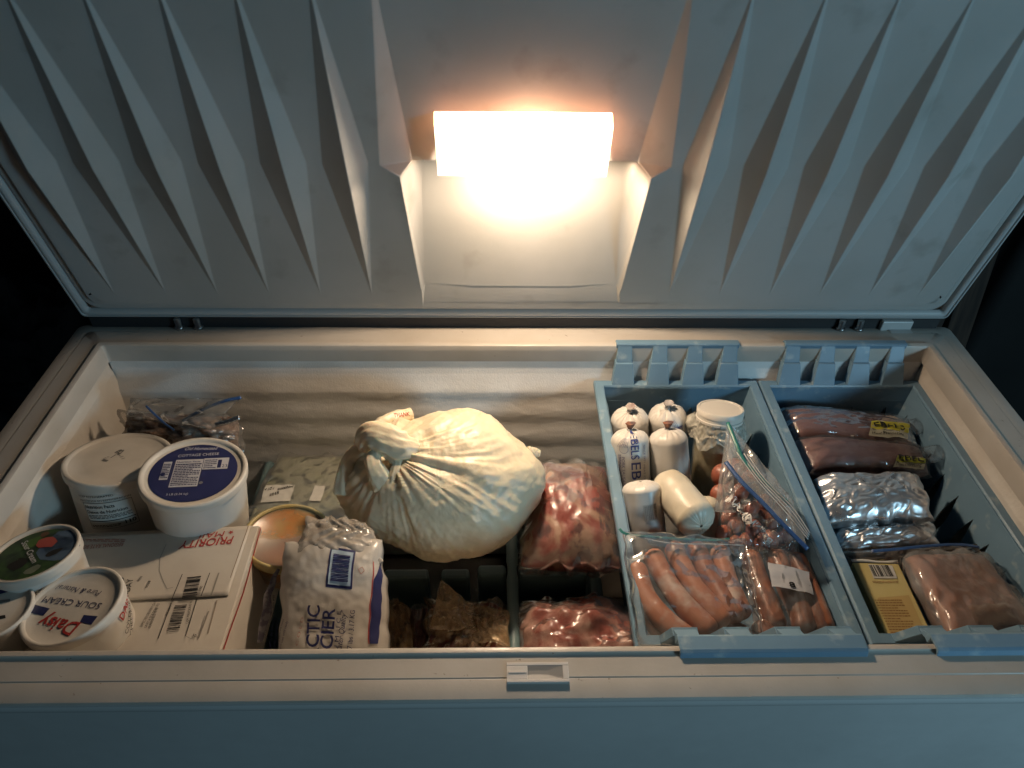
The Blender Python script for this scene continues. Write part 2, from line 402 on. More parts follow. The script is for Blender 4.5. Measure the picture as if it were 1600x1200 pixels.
def sweep(prof, name, m, **kw):
    mb = MB(); mb.grid([rect_loop(d, z) for d, z in prof], 0, True)
    return mb.build(name, m, fz, sharp=32, **kw)
# cabinet: outer steel shell with a rounded top edge
sweep([(.0765, -.0105), (.0785, -.0112), (.0800, -.014), (.0803, -.018), (.0795, -.0225), (.078, -.024), (.078, -.03), (.078, -.5), (.078, -.80), (.070, -.803), (.070, -.86)], 'cabinet', FRONTM)
# breaker trim: the wide top rim
sweep([(-.002, -.035), (-.001, -.012), (.0, -.002), (.0012, .0005), (.004, .0018), (.0098, .0018), (.0103, .0008), (.0106, -.0008), (.0125, -.0016), (.0160, -.0018), (.046, -.0020),
       (.0475, -.0030), (.049, -.0026), (.0745, -.0075), (.0765, -.0105)], 'top_rim', TRIM)
# inner liner: side and front walls, floor
mb = MB()
def in_loop(z, ins):
    return [floc(p) for p in ((Xi+.002-ins, yib-.002-ins, z), (-Xi-.002+ins, yib-.002-ins, z), (-Xi-.002+ins, yif-.003+ins, z), (Xi+.002-ins, yif-.003+ins, z))]
zs = [(-.034, .000), (-.05, .001), (-.055, .005), (-.06, .006)]+[(-.06-.04*k, .006+.0016*k) for k in range(1, 17)]
L_ = [in_loop(z, i) for z, i in zs]
for a, b, nm in ((1, 2, 'l'), (2, 3, 'f'), (3, 0, 'r')):
    n = 70; g = []
    for q in L_:
        row = []
        for k in range(n+1):
            p = q[a].lerp(q[b], k/n); zz = p.z-.88
            if nm == 'r' or nm == 'l':
                s = -1 if nm == 'r' else 1
                amp = .004*max(0, min(1, (-zz-.05)*12))
                p = p+V((s*amp*(fbm(V((p.y*14, p.z*14, 3)), 5)+.6), 0, 0))
            row.append(p)
        g.append(row)
    mb.grid(g)
mb.add(L_[-1], [(0, 1, 2, 3)])
mb.build('liner', M('liner_wall', (.52, .47, .41), .5, c2=(.6, .57, .52), sc_=9, lo=.4, hi=.65, bump=.5, bsc=120, dist=.0015, rvar=.15), fz)
# back wall with coil ridges under frost
g = []; nz_, nx_ = 170, 420
for j in range(nz_+1):
    z = -.034-(.36*j/nz_ if j < 160 else .36*160/nz_+.35*(j-160)/10); row = []
    for i in range(nx_+1):
        x = -Xi+.001+2*(Xi-.001)*i/nx_
        s = max(0, min(1, (-z-.062)*28)); f1 = fbm(V((x*9, z*22, 1)), 5); f2 = fbm(V((x*40, z*70, 5)), 4); f3 = noise.noise(V((x*2.3, z*6, 8)))
        r = math.cos((z+.093)/.052*2*math.pi+.9*f3)
        y = yib-.002-s*(.005+.0008*r*(1+.6*f3)+.0006*f1+.0003*f2)-.22*max(0, min(.36, -z-.05))
        row.append(floc((x, y, z)))
    g.append(row)
mb = MB(); mb.grid(g); mb.build('frosted_back_wall', FROST, fz)
# latch socket in the front rim
mb = MB(); c0 = V((.0045, .4185, 0))
def lbox(x0, x1, y0, y1, z0, z1): mb.box(x0, x1, y0, y1, z0, z1, fn=lambda x, y, z: floc((x, y, z)))
lbox(-.033, .041, .4085, .4125, -.0045, -.0002); lbox(-.033, .041, .4295, .4335, -.004, -.0002)
lbox(-.033, -.008, .4125, .4295, -.004, -.0004); lbox(.034, .041, .4125, .4295, -.004, -.0004)
lbox(-.031, -.010, .4195, .4225, -.0004, .0006)
lk = mb.build('lock_plate', M('lock_plastic', (.6, .58, .56), .3, bump=.08, bsc=150), fz, smooth=False, bevel=.0008)
mb = MB(); P4 = [floc(p) for p in ((-.008, .4125, -.0006), (.034, .4125, -.0006), (.034, .4295, -.0006), (-.008, .4295, -.0006))]
Pb = [floc(p) for p in ((-.008, .4185, -.0016), (.016, .4185, -.0016), (.016, .4235, -.0016), (-.008, .4235, -.0016))]
for i in range(4): mb.add([P4[i], P4[(i+1) % 4], Pb[(i+1) % 4], Pb[i]], [(0, 1, 2, 3)])
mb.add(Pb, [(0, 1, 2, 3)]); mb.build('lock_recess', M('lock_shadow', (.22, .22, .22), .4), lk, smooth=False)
# lid -------------------------------------------------------------
tl = .2124; LB = V((0, 1.125, .016)); LUP = V((0, -math.sin(tl), math.cos(tl))); LN = V((0, -math.cos(tl), -math.sin(tl)))
def LP(u, v, w=0): return floc(LB+V((u, 0, 0))+LUP*v+LN*w)
lidH = .735; Xl = .829
mb = MB()                                   # outer shell (steel, seen only at its edge)
def lloop(d, w, rad=.009):
    out = []; x = Xl-d; v0, v1 = d, lidH-d; r = max(.004, rad-d*.2)
    for cx, cv, a0 in ((x-r, v1-r, 0), (-x+r, v1-r, 90), (-x+r, v0+r, 180), (x-r, v0+r, 270)):
        for k in (-1, *range(6), 6):
            a = math.radians(a0+90*max(0, min(5, k))/5); e = .004 if k in (-1, 6) else 0
            tx, ty = (math.sin(a), -math.cos(a)) if k < 0 else (-math.sin(a), math.cos(a))
            out.append(LP(cx+r*math.cos(a)+tx*e, cv+r*math.sin(a)+ty*e, w))
    return out
mb.grid([lloop(d, w_) for d, w_ in ((.0, -.002), (-.002, -.004), (-.003, -.01), (-.003, -.05), (.0, -.056), (.008, -.058))], 0, True)
n0 = len(mb.v); lp = lloop(.008, -.058); mb.add(lp, [list(range(len(lp)))])
lid = mb.build('lid', FRONTM, fz, sharp=40)
mb = MB()                                   # gasket
mb.grid([lloop(d, w_) for d, w_ in ((.0, -.002), (.001, .004), (.004, .007), (.0065, .0075), (.0075, .004), (.0090, .004), (.0105, .0075), (.014, .0082), (.019, .006), (.0205, .001), (.021, -.001))], 0, True)
mb.build('gasket', GASKET, lid, sharp=50)
# ribbed liner sheet
mb = MB(); W0 = .012
mb.grid([lloop(d, w_, .03) for d, w_ in ((.021, -.001), (.024, .003), (.031, .004), (.036, .003), (.0385, .006), (.0405, .0115), (.043, W0), (.052, W0))], 0, True)
ribs = [.272+.0927*k for k in range(5)]
uu = V((0, 0, 0))
VT, VK, VB0 = .625, .352, .072
BT, BK, BBm = (.196, .63), (.222, .350), (.181, .078)
# flat field outside the centre bay, as polygons between rib footprints
uE, vB_, vT_ = Xl-.052, .052, lidH-.052
def quadgrid(a, b, c, d, n=1, m=1):
    mb.grid([[a.lerp(b, i/n).lerp(d.lerp(c, i/n), j/m) for i in range(n+1)] for j in range(m+1)])
for s in (1, -1):
    f = lambda u, v, w_=W0: LP(s*u, v, w_)
    foot = []
    for k, u in enumerate(ribs+[ribs[-1]+.0927]):
        last = k == 5
        foot.append(dict(T=(u+.002, VT), I=(u-.033, VK+.003), O=(u+(.036 if not last else .024), VK), B=(u, VB0), R=(u-(.005 if not last else .002), VK+.004)))
    # base strips between footprints
    prev = [(BT[0], BT[1]), (BK[0], BK[1]), (BBm[0], BBm[1])]
    for k, q in enumerate(foot):
        a, b, c = prev
        mb.add([f(*a), f(*q['T']), f(*q['I']), f(*b)], [(0, 1, 2, 3)])
        mb.add([f(*b), f(*q['I']), f(*q['B']), f(*c)], [(0, 1, 2, 3)])
        mb.add([f(a[0], vT_), f(q['T'][0], vT_), f(*q['T']), f(*a)], [(0, 1, 2, 3)])
        mb.add([f(*c), f(*q['B']), f(q['B'][0], vB_), f(c[0], vB_)], [(0, 1, 2, 3)])
        H = .027
        tp, ii, oo, bb = f(*q['T']), f(*q['I']), f(*q['O']), f(*q['B']); rr = f(q['R'][0], q['R'][1], W0+H)
        # softly rounded ridge: each facet as a small grid
        def facet(p0, p1, p2):
            mb.add([p0, p1, p2], [(0, 1, 2)])
        facet(tp, ii, rr); facet(ii, bb, rr); facet(bb, oo, rr); facet(oo, tp, rr)
        prev = [q['T'], q['O'], q['B']]
    a, b, c = prev
    mb.add([f(*a), f(uE, a[1]), f(uE, b[1]), f(*b)], [(0, 1, 2, 3)])
    mb.add([f(*b), f(uE, b[1]), f(uE, c[1]), f(*c)], [(0, 1, 2, 3)])
    mb.add([f(a[0], vT_), f(uE, vT_), f(uE, a[1]), f(*a)], [(0, 1, 2, 3)])
    mb.add([f(*c), f(uE, c[1]), f(uE, vB_), f(c[0], vB_)], [(0, 1, 2, 3)])
    # recess walls of the centre bay
    D1, D2 = W0-.030, W0-.064
    uT = (BT[0], BT[1]); inn = (.176, .338); 
    mb.add([f(*BT), f(*BK), f(inn[0], inn[1], D1)], [(0, 1, 2)])                      # upper side wall
    led = (.192, .334); WL = W0+.006
    mb.add([f(*BK), f(*BBm), f(led[0], led[1], WL)], [(0, 1, 2)])   # lower outer wall
    mb.add([f(*BK), f(led[0], led[1], WL), f(inn[0], inn[1], D1)], [(0, 1, 2)])
    mb.add([f(led[0], led[1], WL), f(*BBm), f(BBm[0]-.006, BBm[1]+.010, W0-.006), f(.166, .336, D2)], [(0, 1, 2, 3)])
    mb.add([f(led[0], led[1], WL), f(.166, .336, D2), f(inn[0], inn[1], D1)], [(0, 1, 2)])
# centre bay panels
for s in (1, -1): mb.add([LP(s*BBm[0], BBm[1], W0), LP(s*(BBm[0]-.006), BBm[1]+.010, W0-.006), LP(s*BBm[0], vB_, W0)], [(0, 1, 2)])
c = lambda u, v, w_=W0: LP(u, v, w_)
mb.add([c(-BT[0], BT[1]), c(BT[0], BT[1]), c(.176, .338, D1), c(-.176, .338, D1)], [(0, 1, 2, 3)])
mb.add([c(-.176, .338, D1), c(.176, .338, D1), c(.166, .336, D2), c(-.166, .336, D2)], [(0, 1, 2, 3)])
quadgrid(c(-.166, .336, D2), c(.166, .336, D2), c(BBm[0]-.006, BBm[1]+.010, W0-.006), c(-BBm[0]+.006, BBm[1]+.010, W0-.006), 4, 4)
mb.add([c(-BBm[0]+.006, BBm[1]+.010, W0-.006), c(BBm[0]-.006, BBm[1]+.010, W0-.006), c(BBm[0], vB_), c(-BBm[0], vB_)], [(0, 1, 2, 3)])
mb.add([c(-BT[0], vT_), c(BT[0], vT_), c(BT[0], BT[1]), c(-BT[0], BT[1])], [(0, 1, 2, 3)])
ll = mesh('lid_liner', mb.v, mb.f, LINER, lid, True)
bm = bmesh.new(); bm.from_mesh(ll.data); bmesh.ops.remove_doubles(bm, verts=bm.verts, dist=.0006)
bmesh.ops.recalc_face_normals(bm, faces=bm.faces); bm.to_mesh(ll.data); bm.free()
for p in ll.data.polygons: p.use_smooth = True
b = ll.modifiers.new('bevel', 'BEVEL'); b.width = .0075; b.segments = 4; b.limit_method = 'ANGLE'; b.angle_limit = math.radians(16)
ll.data.set_sharp_from_angle(angle=math.radians(60))
# lamp: translucent cover with a lit bulb behind it
COVW = (-.052, .002)
cm = bpy.data.materials.new('lamp_cover'); cm.use_nodes = True; nt = cm.node_tree; nt.nodes.remove(nt.nodes['Principled BSDF'])
t1 = nt.nodes.new('ShaderNodeBsdfTransparent'); t1.inputs[0].default_value = (1, .95, .88, 1)
t2 = nt.nodes.new('ShaderNodeBsdfTranslucent'); t2.inputs[0].default_value = (.85, .78, .66, 1)
t3 = nt.nodes.new('ShaderNodeBsdfGlossy'); t3.inputs['Roughness'].default_value = .2
ma = nt.nodes.new('ShaderNodeMixShader'); ma.inputs[0].default_value = .66; nt.links.new(t1.outputs[0], ma.inputs[1]); nt.links.new(t2.outputs[0], ma.inputs[2])
mc = nt.nodes.new('ShaderNodeMixShader'); mc.inputs[0].default_value = .05; nt.links.new(ma.outputs[0], mc.inputs[1]); nt.links.new(t3.outputs[0], mc.inputs[2])
em = nt.nodes.new('ShaderNodeEmission'); em.inputs[0].default_value = (1, .86, .66, 1); em.inputs[1].default_value = 1.1
ads = nt.nodes.new('ShaderNodeAddShader'); nt.links.new(mc.outputs[0], ads.inputs[0]); nt.links.new(em.outputs[0], ads.inputs[1])
nt.links.new(ads.outputs[0], nt.nodes['Material Output'].inputs[0])
mb = MB(); x0, x1, v0, v1 = -.136, .124, .341, .428; wb, wt = -.016, .024
q = [LP(x0, v0, wb), LP(x1, v0, wb), LP(x1, v1, -.012), LP(x0, v1, -.012)]; p = [LP(x0+.002, v0, wt), LP(x1-.002, v0, wt), LP(x1-.002, v1-.002, wt), LP(x0+.002, v1-.002, wt)]
mb.add(q+p, [(4, 5, 6, 7)]); mb.add(q+p, [(1, 2, 6, 5), (2, 3, 7, 6), (3, 0, 4, 7)], 1)
cm2 = cm.copy(); cm2.name = 'lamp_housing'; cm2.node_tree.nodes['Mix Shader'].inputs[0].default_value = .985; cm2.node_tree.nodes['Translucent BSDF'].inputs[0].default_value = (.75, .34, .18, 1); cm2.node_tree.nodes['Emission'].inputs[1].default_value = .35
mb.add(q+p, [(0, 1, 5, 4)], 2); cm3 = cm.copy(); cm3.name = 'lamp_cover_base'; cm3.node_tree.nodes['Mix Shader'].inputs[0].default_value = .72
mb.build('lamp_cover', [cm, cm2, cm3], lid, smooth=False, bevel=.002)
bulbm = emit('bulb_glow', (1, .78, .57), BULB)
mb = MB(); C_ = LP(.004, .374, .000)
mb.lathe([(.0001, .026), (.010, .0245), (.019, .018), (.0255, .008), (.0265, -.002), (.0235, -.013), (.017, -.022), (.012, -.030)], 24, fn=lambda p_: C_+V((p_.z, p_.y, p_.x)))
mb.build('light_bulb', bulbm, lid)
mb = MB(); mb.lathe([(.012, -.030), (.0125, -.036), (.0125, -.055), (.016, -.058), (.016, -.09), (.0001, -.09)], 20, fn=lambda p_: C_+V((p_.z, p_.y, p_.x)))
mb.build('bulb_socket', M('socket_white', (.7, .68, .62), .4), lid)
# hinge hardware in the gap behind
for sx in (-.63, .64):
    mb = MB(); mb.box(sx-.026, sx+.026, 1.120, 1.124, -.006, .03, fn=lambda x, y, z: floc((x, y, z)))
    hg = mb.build('hinge', STEEL, fz, smooth=False, bevel=.001)
    for dx in (-.018, .018):
        mb = MB(); mb.lathe([(.0001, .016), (.006, .016), (.006, 0), (.009, 0), (.009, -.004), (.0001, -.004)], 16, fn=lambda p_: floc((sx+dx+p_.z*.0+p_.x, 1.113+p_.y, .001+p_.z)))
        mb.build('hinge_bolt', STEEL, hg)
mb = MB(); mb.box(-Xo+.03, Xo-.03, 1.119, 1.126, -.009, .016, fn=lambda x, y, z: floc((x, y, z)))
mb.build('hinge_gap_shade', DARK, fz, smooth=False)  # near-black strip standing in for the shade in the gap under the lid
mb = MB(); mb.box(.70, .76, 1.110, 1.121, -.008, .016, fn=lambda x, y, z: floc((x, y, z)))
mb.box(.715, .76, 1.095, 1.110, -.0075, -.002, fn=lambda x, y, z: floc((x, y, z)))
mb.build('hinge_bracket', FRONTM, fz, smooth=False, bevel=.002)
#PART2
# ================================================================== HANGING BASKETS
def basket(x0, x1, label):
    zr, y0, y1 = -.068, .490, 1.034
    cx = (x0+x1)/2
    root = thing('hanging_basket', label, 'basket', T(cx, .76, -.32), 'teal baskets hung side by side across the freezer')
    O = V((-cx, -.76, .32)); L3 = lambda x, y, z: V((x, y, z))+O
    mb = MB()
    fl = .017; ins = .026; zb = -.315
    # flange
    def lp(i, z, e=0): return [L3(x0+i, y0+i, z), L3(x1-i, y0+i, z), L3(x1-i, y1-i, z), L3(x0+i, y1-i, z)]
    rings = [lp(0, zr-.010), lp(0, zr-.002), lp(.002, zr), (lp(fl-.002, zr)), lp(fl, zr-.003)]
    for a, b in zip(rings, rings[1:]):
        for k in range(4): mb.add([a[k], a[(k+1) % 4], b[(k+1) % 4], b[k]], [(0, 1, 2, 3)])
    top, bot = rings[-1], lp(fl+ins, zb)
    for k in range(4):                                  # walls pierced by pointed slots
        A, B = top[k], top[(k+1) % 4]; C_, D = bot[(k+1) % 4], bot[k]
        n = 10 if k % 2 else 4
        def W(u, v): return A.lerp(B, u).lerp(D.lerp(C_, u), v)
        for i in range(n):
            u0, u1 = i/n, (i+1)/n
            mb.add([W(u0, 0), W(u1, 0), W(u1, .12), W(u0, .12)], [(0, 1, 2, 3)])
            mb.add([W(u0, .72), W(u1, .72), W(u1, 1), W(u0, 1)], [(0, 1, 2, 3)])
            N = 24; ou, inn = [], []
            for q in range(N):
                a = 2*math.pi*q/N; ca, sa = math.cos(a), math.sin(a); m = max(abs(ca), abs(sa))
                ou.append(W((u0+u1)/2+(u1-u0)/2*ca/m, .42+.30*sa/m))
                sh = abs(sa)
                inn.append(W((u0+u1)/2+(u1-u0)*.19*ca*(1-.75*sh**2), .42+.24*sa))
            mb.add(ou+inn, [(q, (q+1) % N, N+(q+1) % N, N+q) for q in range(N)])
    mb.add(bot, [(0, 1, 2, 3)])
    bs = mb.build('basket_shell', TEAL, root, smooth=False)
    bm = bmesh.new(); bm.from_mesh(bs.data); bmesh.ops.remove_doubles(bm, verts=bm.verts, dist=.0004); bmesh.ops.recalc_face_normals(bm, faces=bm.faces)
    bm.to_mesh(bs.data); bm.free()
    so = bs.modifiers.new('thick', 'SOLIDIFY'); so.thickness = .003; so.offset = 0
    bv = bs.modifiers.new('bevel', 'BEVEL'); bv.width = .0012; bv.segments = 2; bv.limit_method = 'ANGLE'; bv.angle_limit = math.radians(40)
    # hangers: four stepped posts joined by a bar that hooks over the rim
    hx = x0+.037; W_ = .231
    for side in ('rear', 'front'):
        mb = MB()
        if side == 'rear': yb, zb_, ym, zm, yt, zt, yl, yk = 1.018, -.070, 1.036, -.028, 1.052, .0035, 1.066, .016
        else: yb, zb_, ym, zm, yt, zt, yl, yk = .506, -.070, .485, -.012, .462, .0035, .4385, -.012
        def post(xc):
            wb, wm, wt = .0215, .0165, .0130
            def q(y, z, hw): return [L3(xc-hw, y, z), L3(xc+hw, y, z), L3(xc+hw, y+yk, z), L3(xc-hw, y+yk, z)]
            s = 1 if side == 'rear' else -1
            mb.hexa(q(yb, zb_, wb), q(ym, zm, wm)); mb.hexa(q(ym+s*.003, zm, wm-.0015), q(yt, zt, wt))
        for k in range(4): post(hx+.0165+k*(W_-.033)/3)
        # bar: extruded hook section
        if side == 'rear': sec = [(yt, -.006), (yt-.001, .004), (yt+.002, .0065), (yl-.002, .0065), (yl+.001, .0045), (yl+.001, .0005), (yl-.002, .0005), (yl-.003, .003), (yt+.006, .003), (yt+.006, -.006)]
        else: sec = [(yt+.004, -.008), (yt+.0035, .0035), (yt, .006), (yl+.006, .0065), (yl+.002, .0048), (yl, -.0005), (yl-.0015, -.0035), (yl-.0005, -.0040), (yl+.003, -.0005), (yl+.006, .0030), (yt-.003, .003), (yt-.003, -.008)]
        n = len(sec); a = [L3(hx, y, z) for y, z in sec]; b = [L3(hx+W_, y, z) for y, z in sec]
        mb.add(a+b, [list(range(n))[::-1], list(range(n, 2*n))]+[(i, (i+1) % n, n+(i+1) % n, n+i) for i in range(n)])
        mb.build('hanger', TEAL, root, smooth=False, bevel=.0012)
    return root
basket(.141, .452, 'teal hanging basket full of white sausage rolls, a jar and brown sausage bags')
basket(.4575, .7655, 'teal hanging basket against the end wall holding foil packs and a yellow box')

# ================================================================== DIVIDED BIN LOW IN THE CHEST
root = thing('divider_bin', 'dark teal divided bin low in the freezer with rounded rails and notched cross walls', 'storage bin', T(-.3, .75, -.6))
O = V((.3, -.75, .6)); zt = -.258; zb = -.52
bx = lambda mb, x0, x1, y0, y1, z0, z1: mb.box(x0, x1, y0, y1, z0, z1, fn=lambda x, y, z: V((x, y, z))+O)
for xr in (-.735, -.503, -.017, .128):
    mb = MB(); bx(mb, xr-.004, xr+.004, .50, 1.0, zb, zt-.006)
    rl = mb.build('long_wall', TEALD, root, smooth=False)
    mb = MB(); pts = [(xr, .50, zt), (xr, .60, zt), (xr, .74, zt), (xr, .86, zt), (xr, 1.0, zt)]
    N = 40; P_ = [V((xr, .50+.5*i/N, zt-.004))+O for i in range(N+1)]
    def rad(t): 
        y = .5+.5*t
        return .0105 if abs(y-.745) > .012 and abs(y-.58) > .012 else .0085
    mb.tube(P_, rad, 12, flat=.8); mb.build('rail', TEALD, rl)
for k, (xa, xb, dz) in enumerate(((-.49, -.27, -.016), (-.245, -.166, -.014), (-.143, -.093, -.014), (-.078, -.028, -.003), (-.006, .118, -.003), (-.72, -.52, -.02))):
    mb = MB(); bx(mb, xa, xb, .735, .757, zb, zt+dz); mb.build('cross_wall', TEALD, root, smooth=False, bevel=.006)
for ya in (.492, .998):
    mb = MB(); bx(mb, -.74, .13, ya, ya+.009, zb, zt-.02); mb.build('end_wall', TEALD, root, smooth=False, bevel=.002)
mb = MB(); bx(mb, -.735, .125, .503, .997, zb-.004, zb); mb.build('bin_base', M('shaded_bin_base', (.003, .004, .004), .9, c2=(.006, .006, .006), sc_=20, spec=.03), root, smooth=False)  # shade of the deep pit put into the near-black base colour

# ================================================================== TUBS
def tub(label, cpx, cpz, aspect, tilt, r, h, cat='tub', group='plastic dairy tubs at the left end', taper=.86, bodym=None, lidm=None, prt=None, name='plastic_tub'):
    n, a = ellipse_axes(cpx[0], cpx[1], aspect, tilt)
    top = Q(cpx[0], cpx[1], cpz); Mx = fr(top-n.normalized()*h, a, n)
    root = thing(name, label, cat, Mx, group)
    mb = MB(); R0 = r*.955
    mb.lathe([(.0001, .003), (R0*taper-.004, .003), (R0*taper-.002, 0), (R0*taper, .002), (R0*(taper+.04), h*.3), (R0*.975, h*.86), (R0*.985, h-.016), (R0*.96, h-.0155), (R0*.96, h-.002)], 72)
    bd = mb.build('tub_body', bodym or TUBW, root, sharp=50)
    mb = MB()
    mb.lathe([(r*.955, h-.0135), (r*.985, h-.014), (r*.99, h-.011), (r*.992, h-.004), (r*.985, h-.001), (r*.955, h), (r*.91, h-.0004), (r*.885, h-.0035), (r*.875, h-.0042), (r*.6, h-.004), (.0001, h-.0038)], 72)
    ld_ = mb.build('tub_lid', lidm or LIDW, root, sharp=60)
    lidf = lambda x, y, l: V((x, y, h-.0038+l))
    side = lambda x, y, l: (lambda rr, t: V((rr*math.cos(t), rr*math.sin(t), y)))(R0*(taper+(.985-taper)*(y/h)**.7)+.0009+l, x/R0-math.pi/2)
    if prt: prt(root, ld_, bd, lidf, side, r, h)
    return root
def p_plain(root, ld_, bd, lf, sf, r, h):
    pr = Print(lf, root)
    pr.textpx("1-3", (166, 722), (196, 704), .010, GREY, bold=.02); pr.textpx("84-11", (180, 706), (190, 718), .006, GREY)
    pr.textpx("52 K", (163, 718), (172, 714), .004, GREY); pr.textpx("17", (186, 709), (196, 704), .004, GREY)
    pr.build('lid_printing', ld_)
    pr = Print(sf, root); g = pr.inv(140, 800, (-.02, h*.5)); g2 = pr.inv(205, 790, g)
    a, b = pr.inv(136, 800, g), pr.inv(210, 790, g); L = math.hypot(b[0]-a[0], b[1]-a[1]); d = ((b[0]-a[0])/L, (b[1]-a[1])/L)
    n = (-d[1], d[0]); P_ = lambda x, y: (a[0]+d[0]*x*L+n[0]*y*L, a[1]+d[1]*x*L+n[1]*y*L)
    pr.rrect(P_(0, -.42), d, L, L*.66, PAPER, 1); pr.line([P_(0, .24), P_(1, .24), P_(1, -.42), P_(0, -.42), P_(0, .24)], .0006, BLACK, 2)
    pr.text("KEEP REFRIGERATED", P_(-.05, .38), d, .0040, BLACK, L*.75, 2); pr.text("MANTENGA EN REFRIGERACION", P_(-.05, .28), d, .0036, BLACK, L*1.05, 2)
    pr.text("Nutrition Facts", P_(.03, .11), d, .0062, BLACK, L*.62, 2, .02); pr.text("Datos de Nutricion", P_(.03, -.02), d, .0062, BLACK, L*.84, 2, .02)
    pr.smalltext(P_(.03, -.16), d, L*.9, .008, 3, BLACK); pr.rrect(P_(.02, -.23), d, L*.96, .0016, BLACK, 2)
    pr.text("110", P_(.74, -.36), d, .007, BLACK, L*.22, 2, .02); pr.smalltext(P_(.03, -.38), d, L*.62, .005, 2, BLACK)
    pr.build('side_printing', bd)
tub('upright white tub with a plain lid, nutrition panel on its side, by the end wall', (185, 715), -.045, .50, 12, .082, .145, prt=p_plain)
def p_cottage(root, ld_, bd, lf, sf, r, h):
    pr = Print(lf, root); pr.disc(0, 0, r*.80, NAVY, 1)
    pr.textpx("COTTAGE CHEESE", (278, 715), (342, 711), .0062, PALE)
    pr.textpx("Old Homestead", (288, 704), (338, 703), .0075, PALE, shear=.3)
    a = pr.inv(263, 762); b = pr.inv(308, 760); L = math.hypot(b[0]-a[0], b[1]-a[1]); d = ((b[0]-a[0])/L, (b[1]-a[1])/L); n = (-d[1], d[0])
    t_ = pr.inv(279, 719); H = (t_[0]-a[0])*n[0]+(t_[1]-a[1])*n[1]
    P_ = lambda x, y: (a[0]+d[0]*x*L+n[0]*y*H, a[1]+d[1]*x*L+n[1]*y*H)
    pr.rrect(P_(.0, 0), d, L, H, PALE, 2); pr.text("Nutrition Facts", P_(.05, .88), d, .0035, NAVY, L*.85, 3, .02)
    pr.smalltext(P_(.04, .04), d, L*.92, H*.8, 13, NAVY, 3, fill=.55); pr.rrect(P_(.03, .12), d, L*.94, .0012, NAVY, 3); pr.rrect(P_(.03, .82), d, L*.94, .0009, NAVY, 3)
    pr.rrect(P_(1.02, .60), d, L*.92, H*.42, PALE, 2); pr.smalltext(P_(1.06, .62), d, L*.45, H*.36, 5, NAVY, 3)
    pr.rrect(P_(1.55, .64), d, L*.14, H*.3, NAVY, 3); pr.text("23", P_(1.72, .65), d, .007, NAVY, L*.2, 3)
    pr.rrect(P_(-.42, .28), d, L*.30, H*.66, PALE, 2); pr.smalltext(P_(-.4, .32), d, L*.26, H*.55, 9, NAVY, 3, 8, .6)
    pr.disc(*P_(-.33, .47), .0035, NAVY, 4)
    pr.text("5 LB (2.26 kg)", P_(.0, -.28), d, .0042, PALE, L*.75, 2); pr.disc(*P_(1.1, .12), .003, GREY, 2)
    pr.build('lid_printing', ld_)
tub('white cottage cheese tub with a navy printed lid, tilted forward behind the cardboard box', (302, 735), -.015, .66, 14, .080, .135, prt=p_cottage, taper=.88)
def p_green(root, ld_, bd, lf, sf, r, h):
    pr = Print(lf, root); pr.disc(0, 0, r*.84, GREEN, 1)
    def blob(px, py, rx, m, lv, ry=None, sd=1):
        c_ = pr.inv(px, py); rr = random.Random(sd); pts = [(c_[0]+rx*(.7+.5*rr.random())*math.cos(k*.7), c_[1]+(ry or rx)*(.7+.5*rr.random())*math.sin(k*.7)) for k in range(9)]
        pr.poly(pts, m, lv)
    blob(90, 856, .026, SKYB, 2, .032, 2); blob(96, 848, .02, SKYB, 2, .026, 5)
    blob(52, 848, .015, M('leaf_ink', (.06, .13, .03), .5), 3, .012, 3); blob(74, 848, .013, PINK, 4, .014, 4); blob(70, 836, .007, M('tan_ink', (.12, .06, .035), .5), 5, .006, 7)
    blob(84, 864, .012, BLACK, 3, .006, 6); blob(52, 890, .012, M('pale_green_ink', (.14, .17, .13), .5), 3, .008, 8); blob(28, 882, .014, BLACK, 2, .014, 9)
    pr.textpx("Sour Cream", (34, 850), (51, 882), .0085, PALE, lv=6, bold=.01)
    pr.smalltext(pr.inv(12, 884), (1, 0), .02, .014, 4, M('dim_ink', (.05, .08, .05), .5), 5)
    pr.build('lid_printing', ld_)
tub('sour cream tub with a dark green and blue picture lid, left of the cardboard box', (52, 862), -.012, .54, 30, .059, .10, prt=p_green)
def p_daisy(root, ld_, bd, lf, sf, r, h):
    pr = Print(lf, root)
    INK = M('dark_navy_ink', (.04, .04, .085), .5)
    pr.textpx("Pure & Natural", (160, 924), (94, 914), .0082, INK, shear=.22)
    pr.textpx("SOUR CREAM", (161, 943), (72, 932), .0098, INK)
    pr.textpx("Daisy", (127, 974), (71, 961), .0195, RED, lv=3, bold=.015)
    a, b = pr.inv(151, 966), pr.inv(126, 972)
    def quad(*px, m=NAVY): pr.poly([pr.inv(*q) for q in px], m, 1)
    quad((153, 963), (131, 961), (125, 972), (143, 976)); quad((78, 951), (51, 944), (48, 958), (68, 962))
    pr.disc(*pr.inv(88, 972), .0025, RED, 2)
    pr.build('lid_printing', ld_)
    pr = Print(sf, root); g = (r*1.2, h*.8)
    pr.textpx("DAISY", (192, 970), (214, 915), .012, RED, bold=.02, g=g)
    pr.textpx("COTTAGE", (199, 990), (216, 930), .007, BLACK, g=g); pr.textpx("CHEESE", (207, 992), (222, 940), .007, BLACK, g=g)
    pr.build('side_printing', bd)
tub('white sour cream tub with red and navy lid lettering, tipped against the front rim', (112, 944), -.016, .64, 38, .0635, .115, prt=p_daisy)
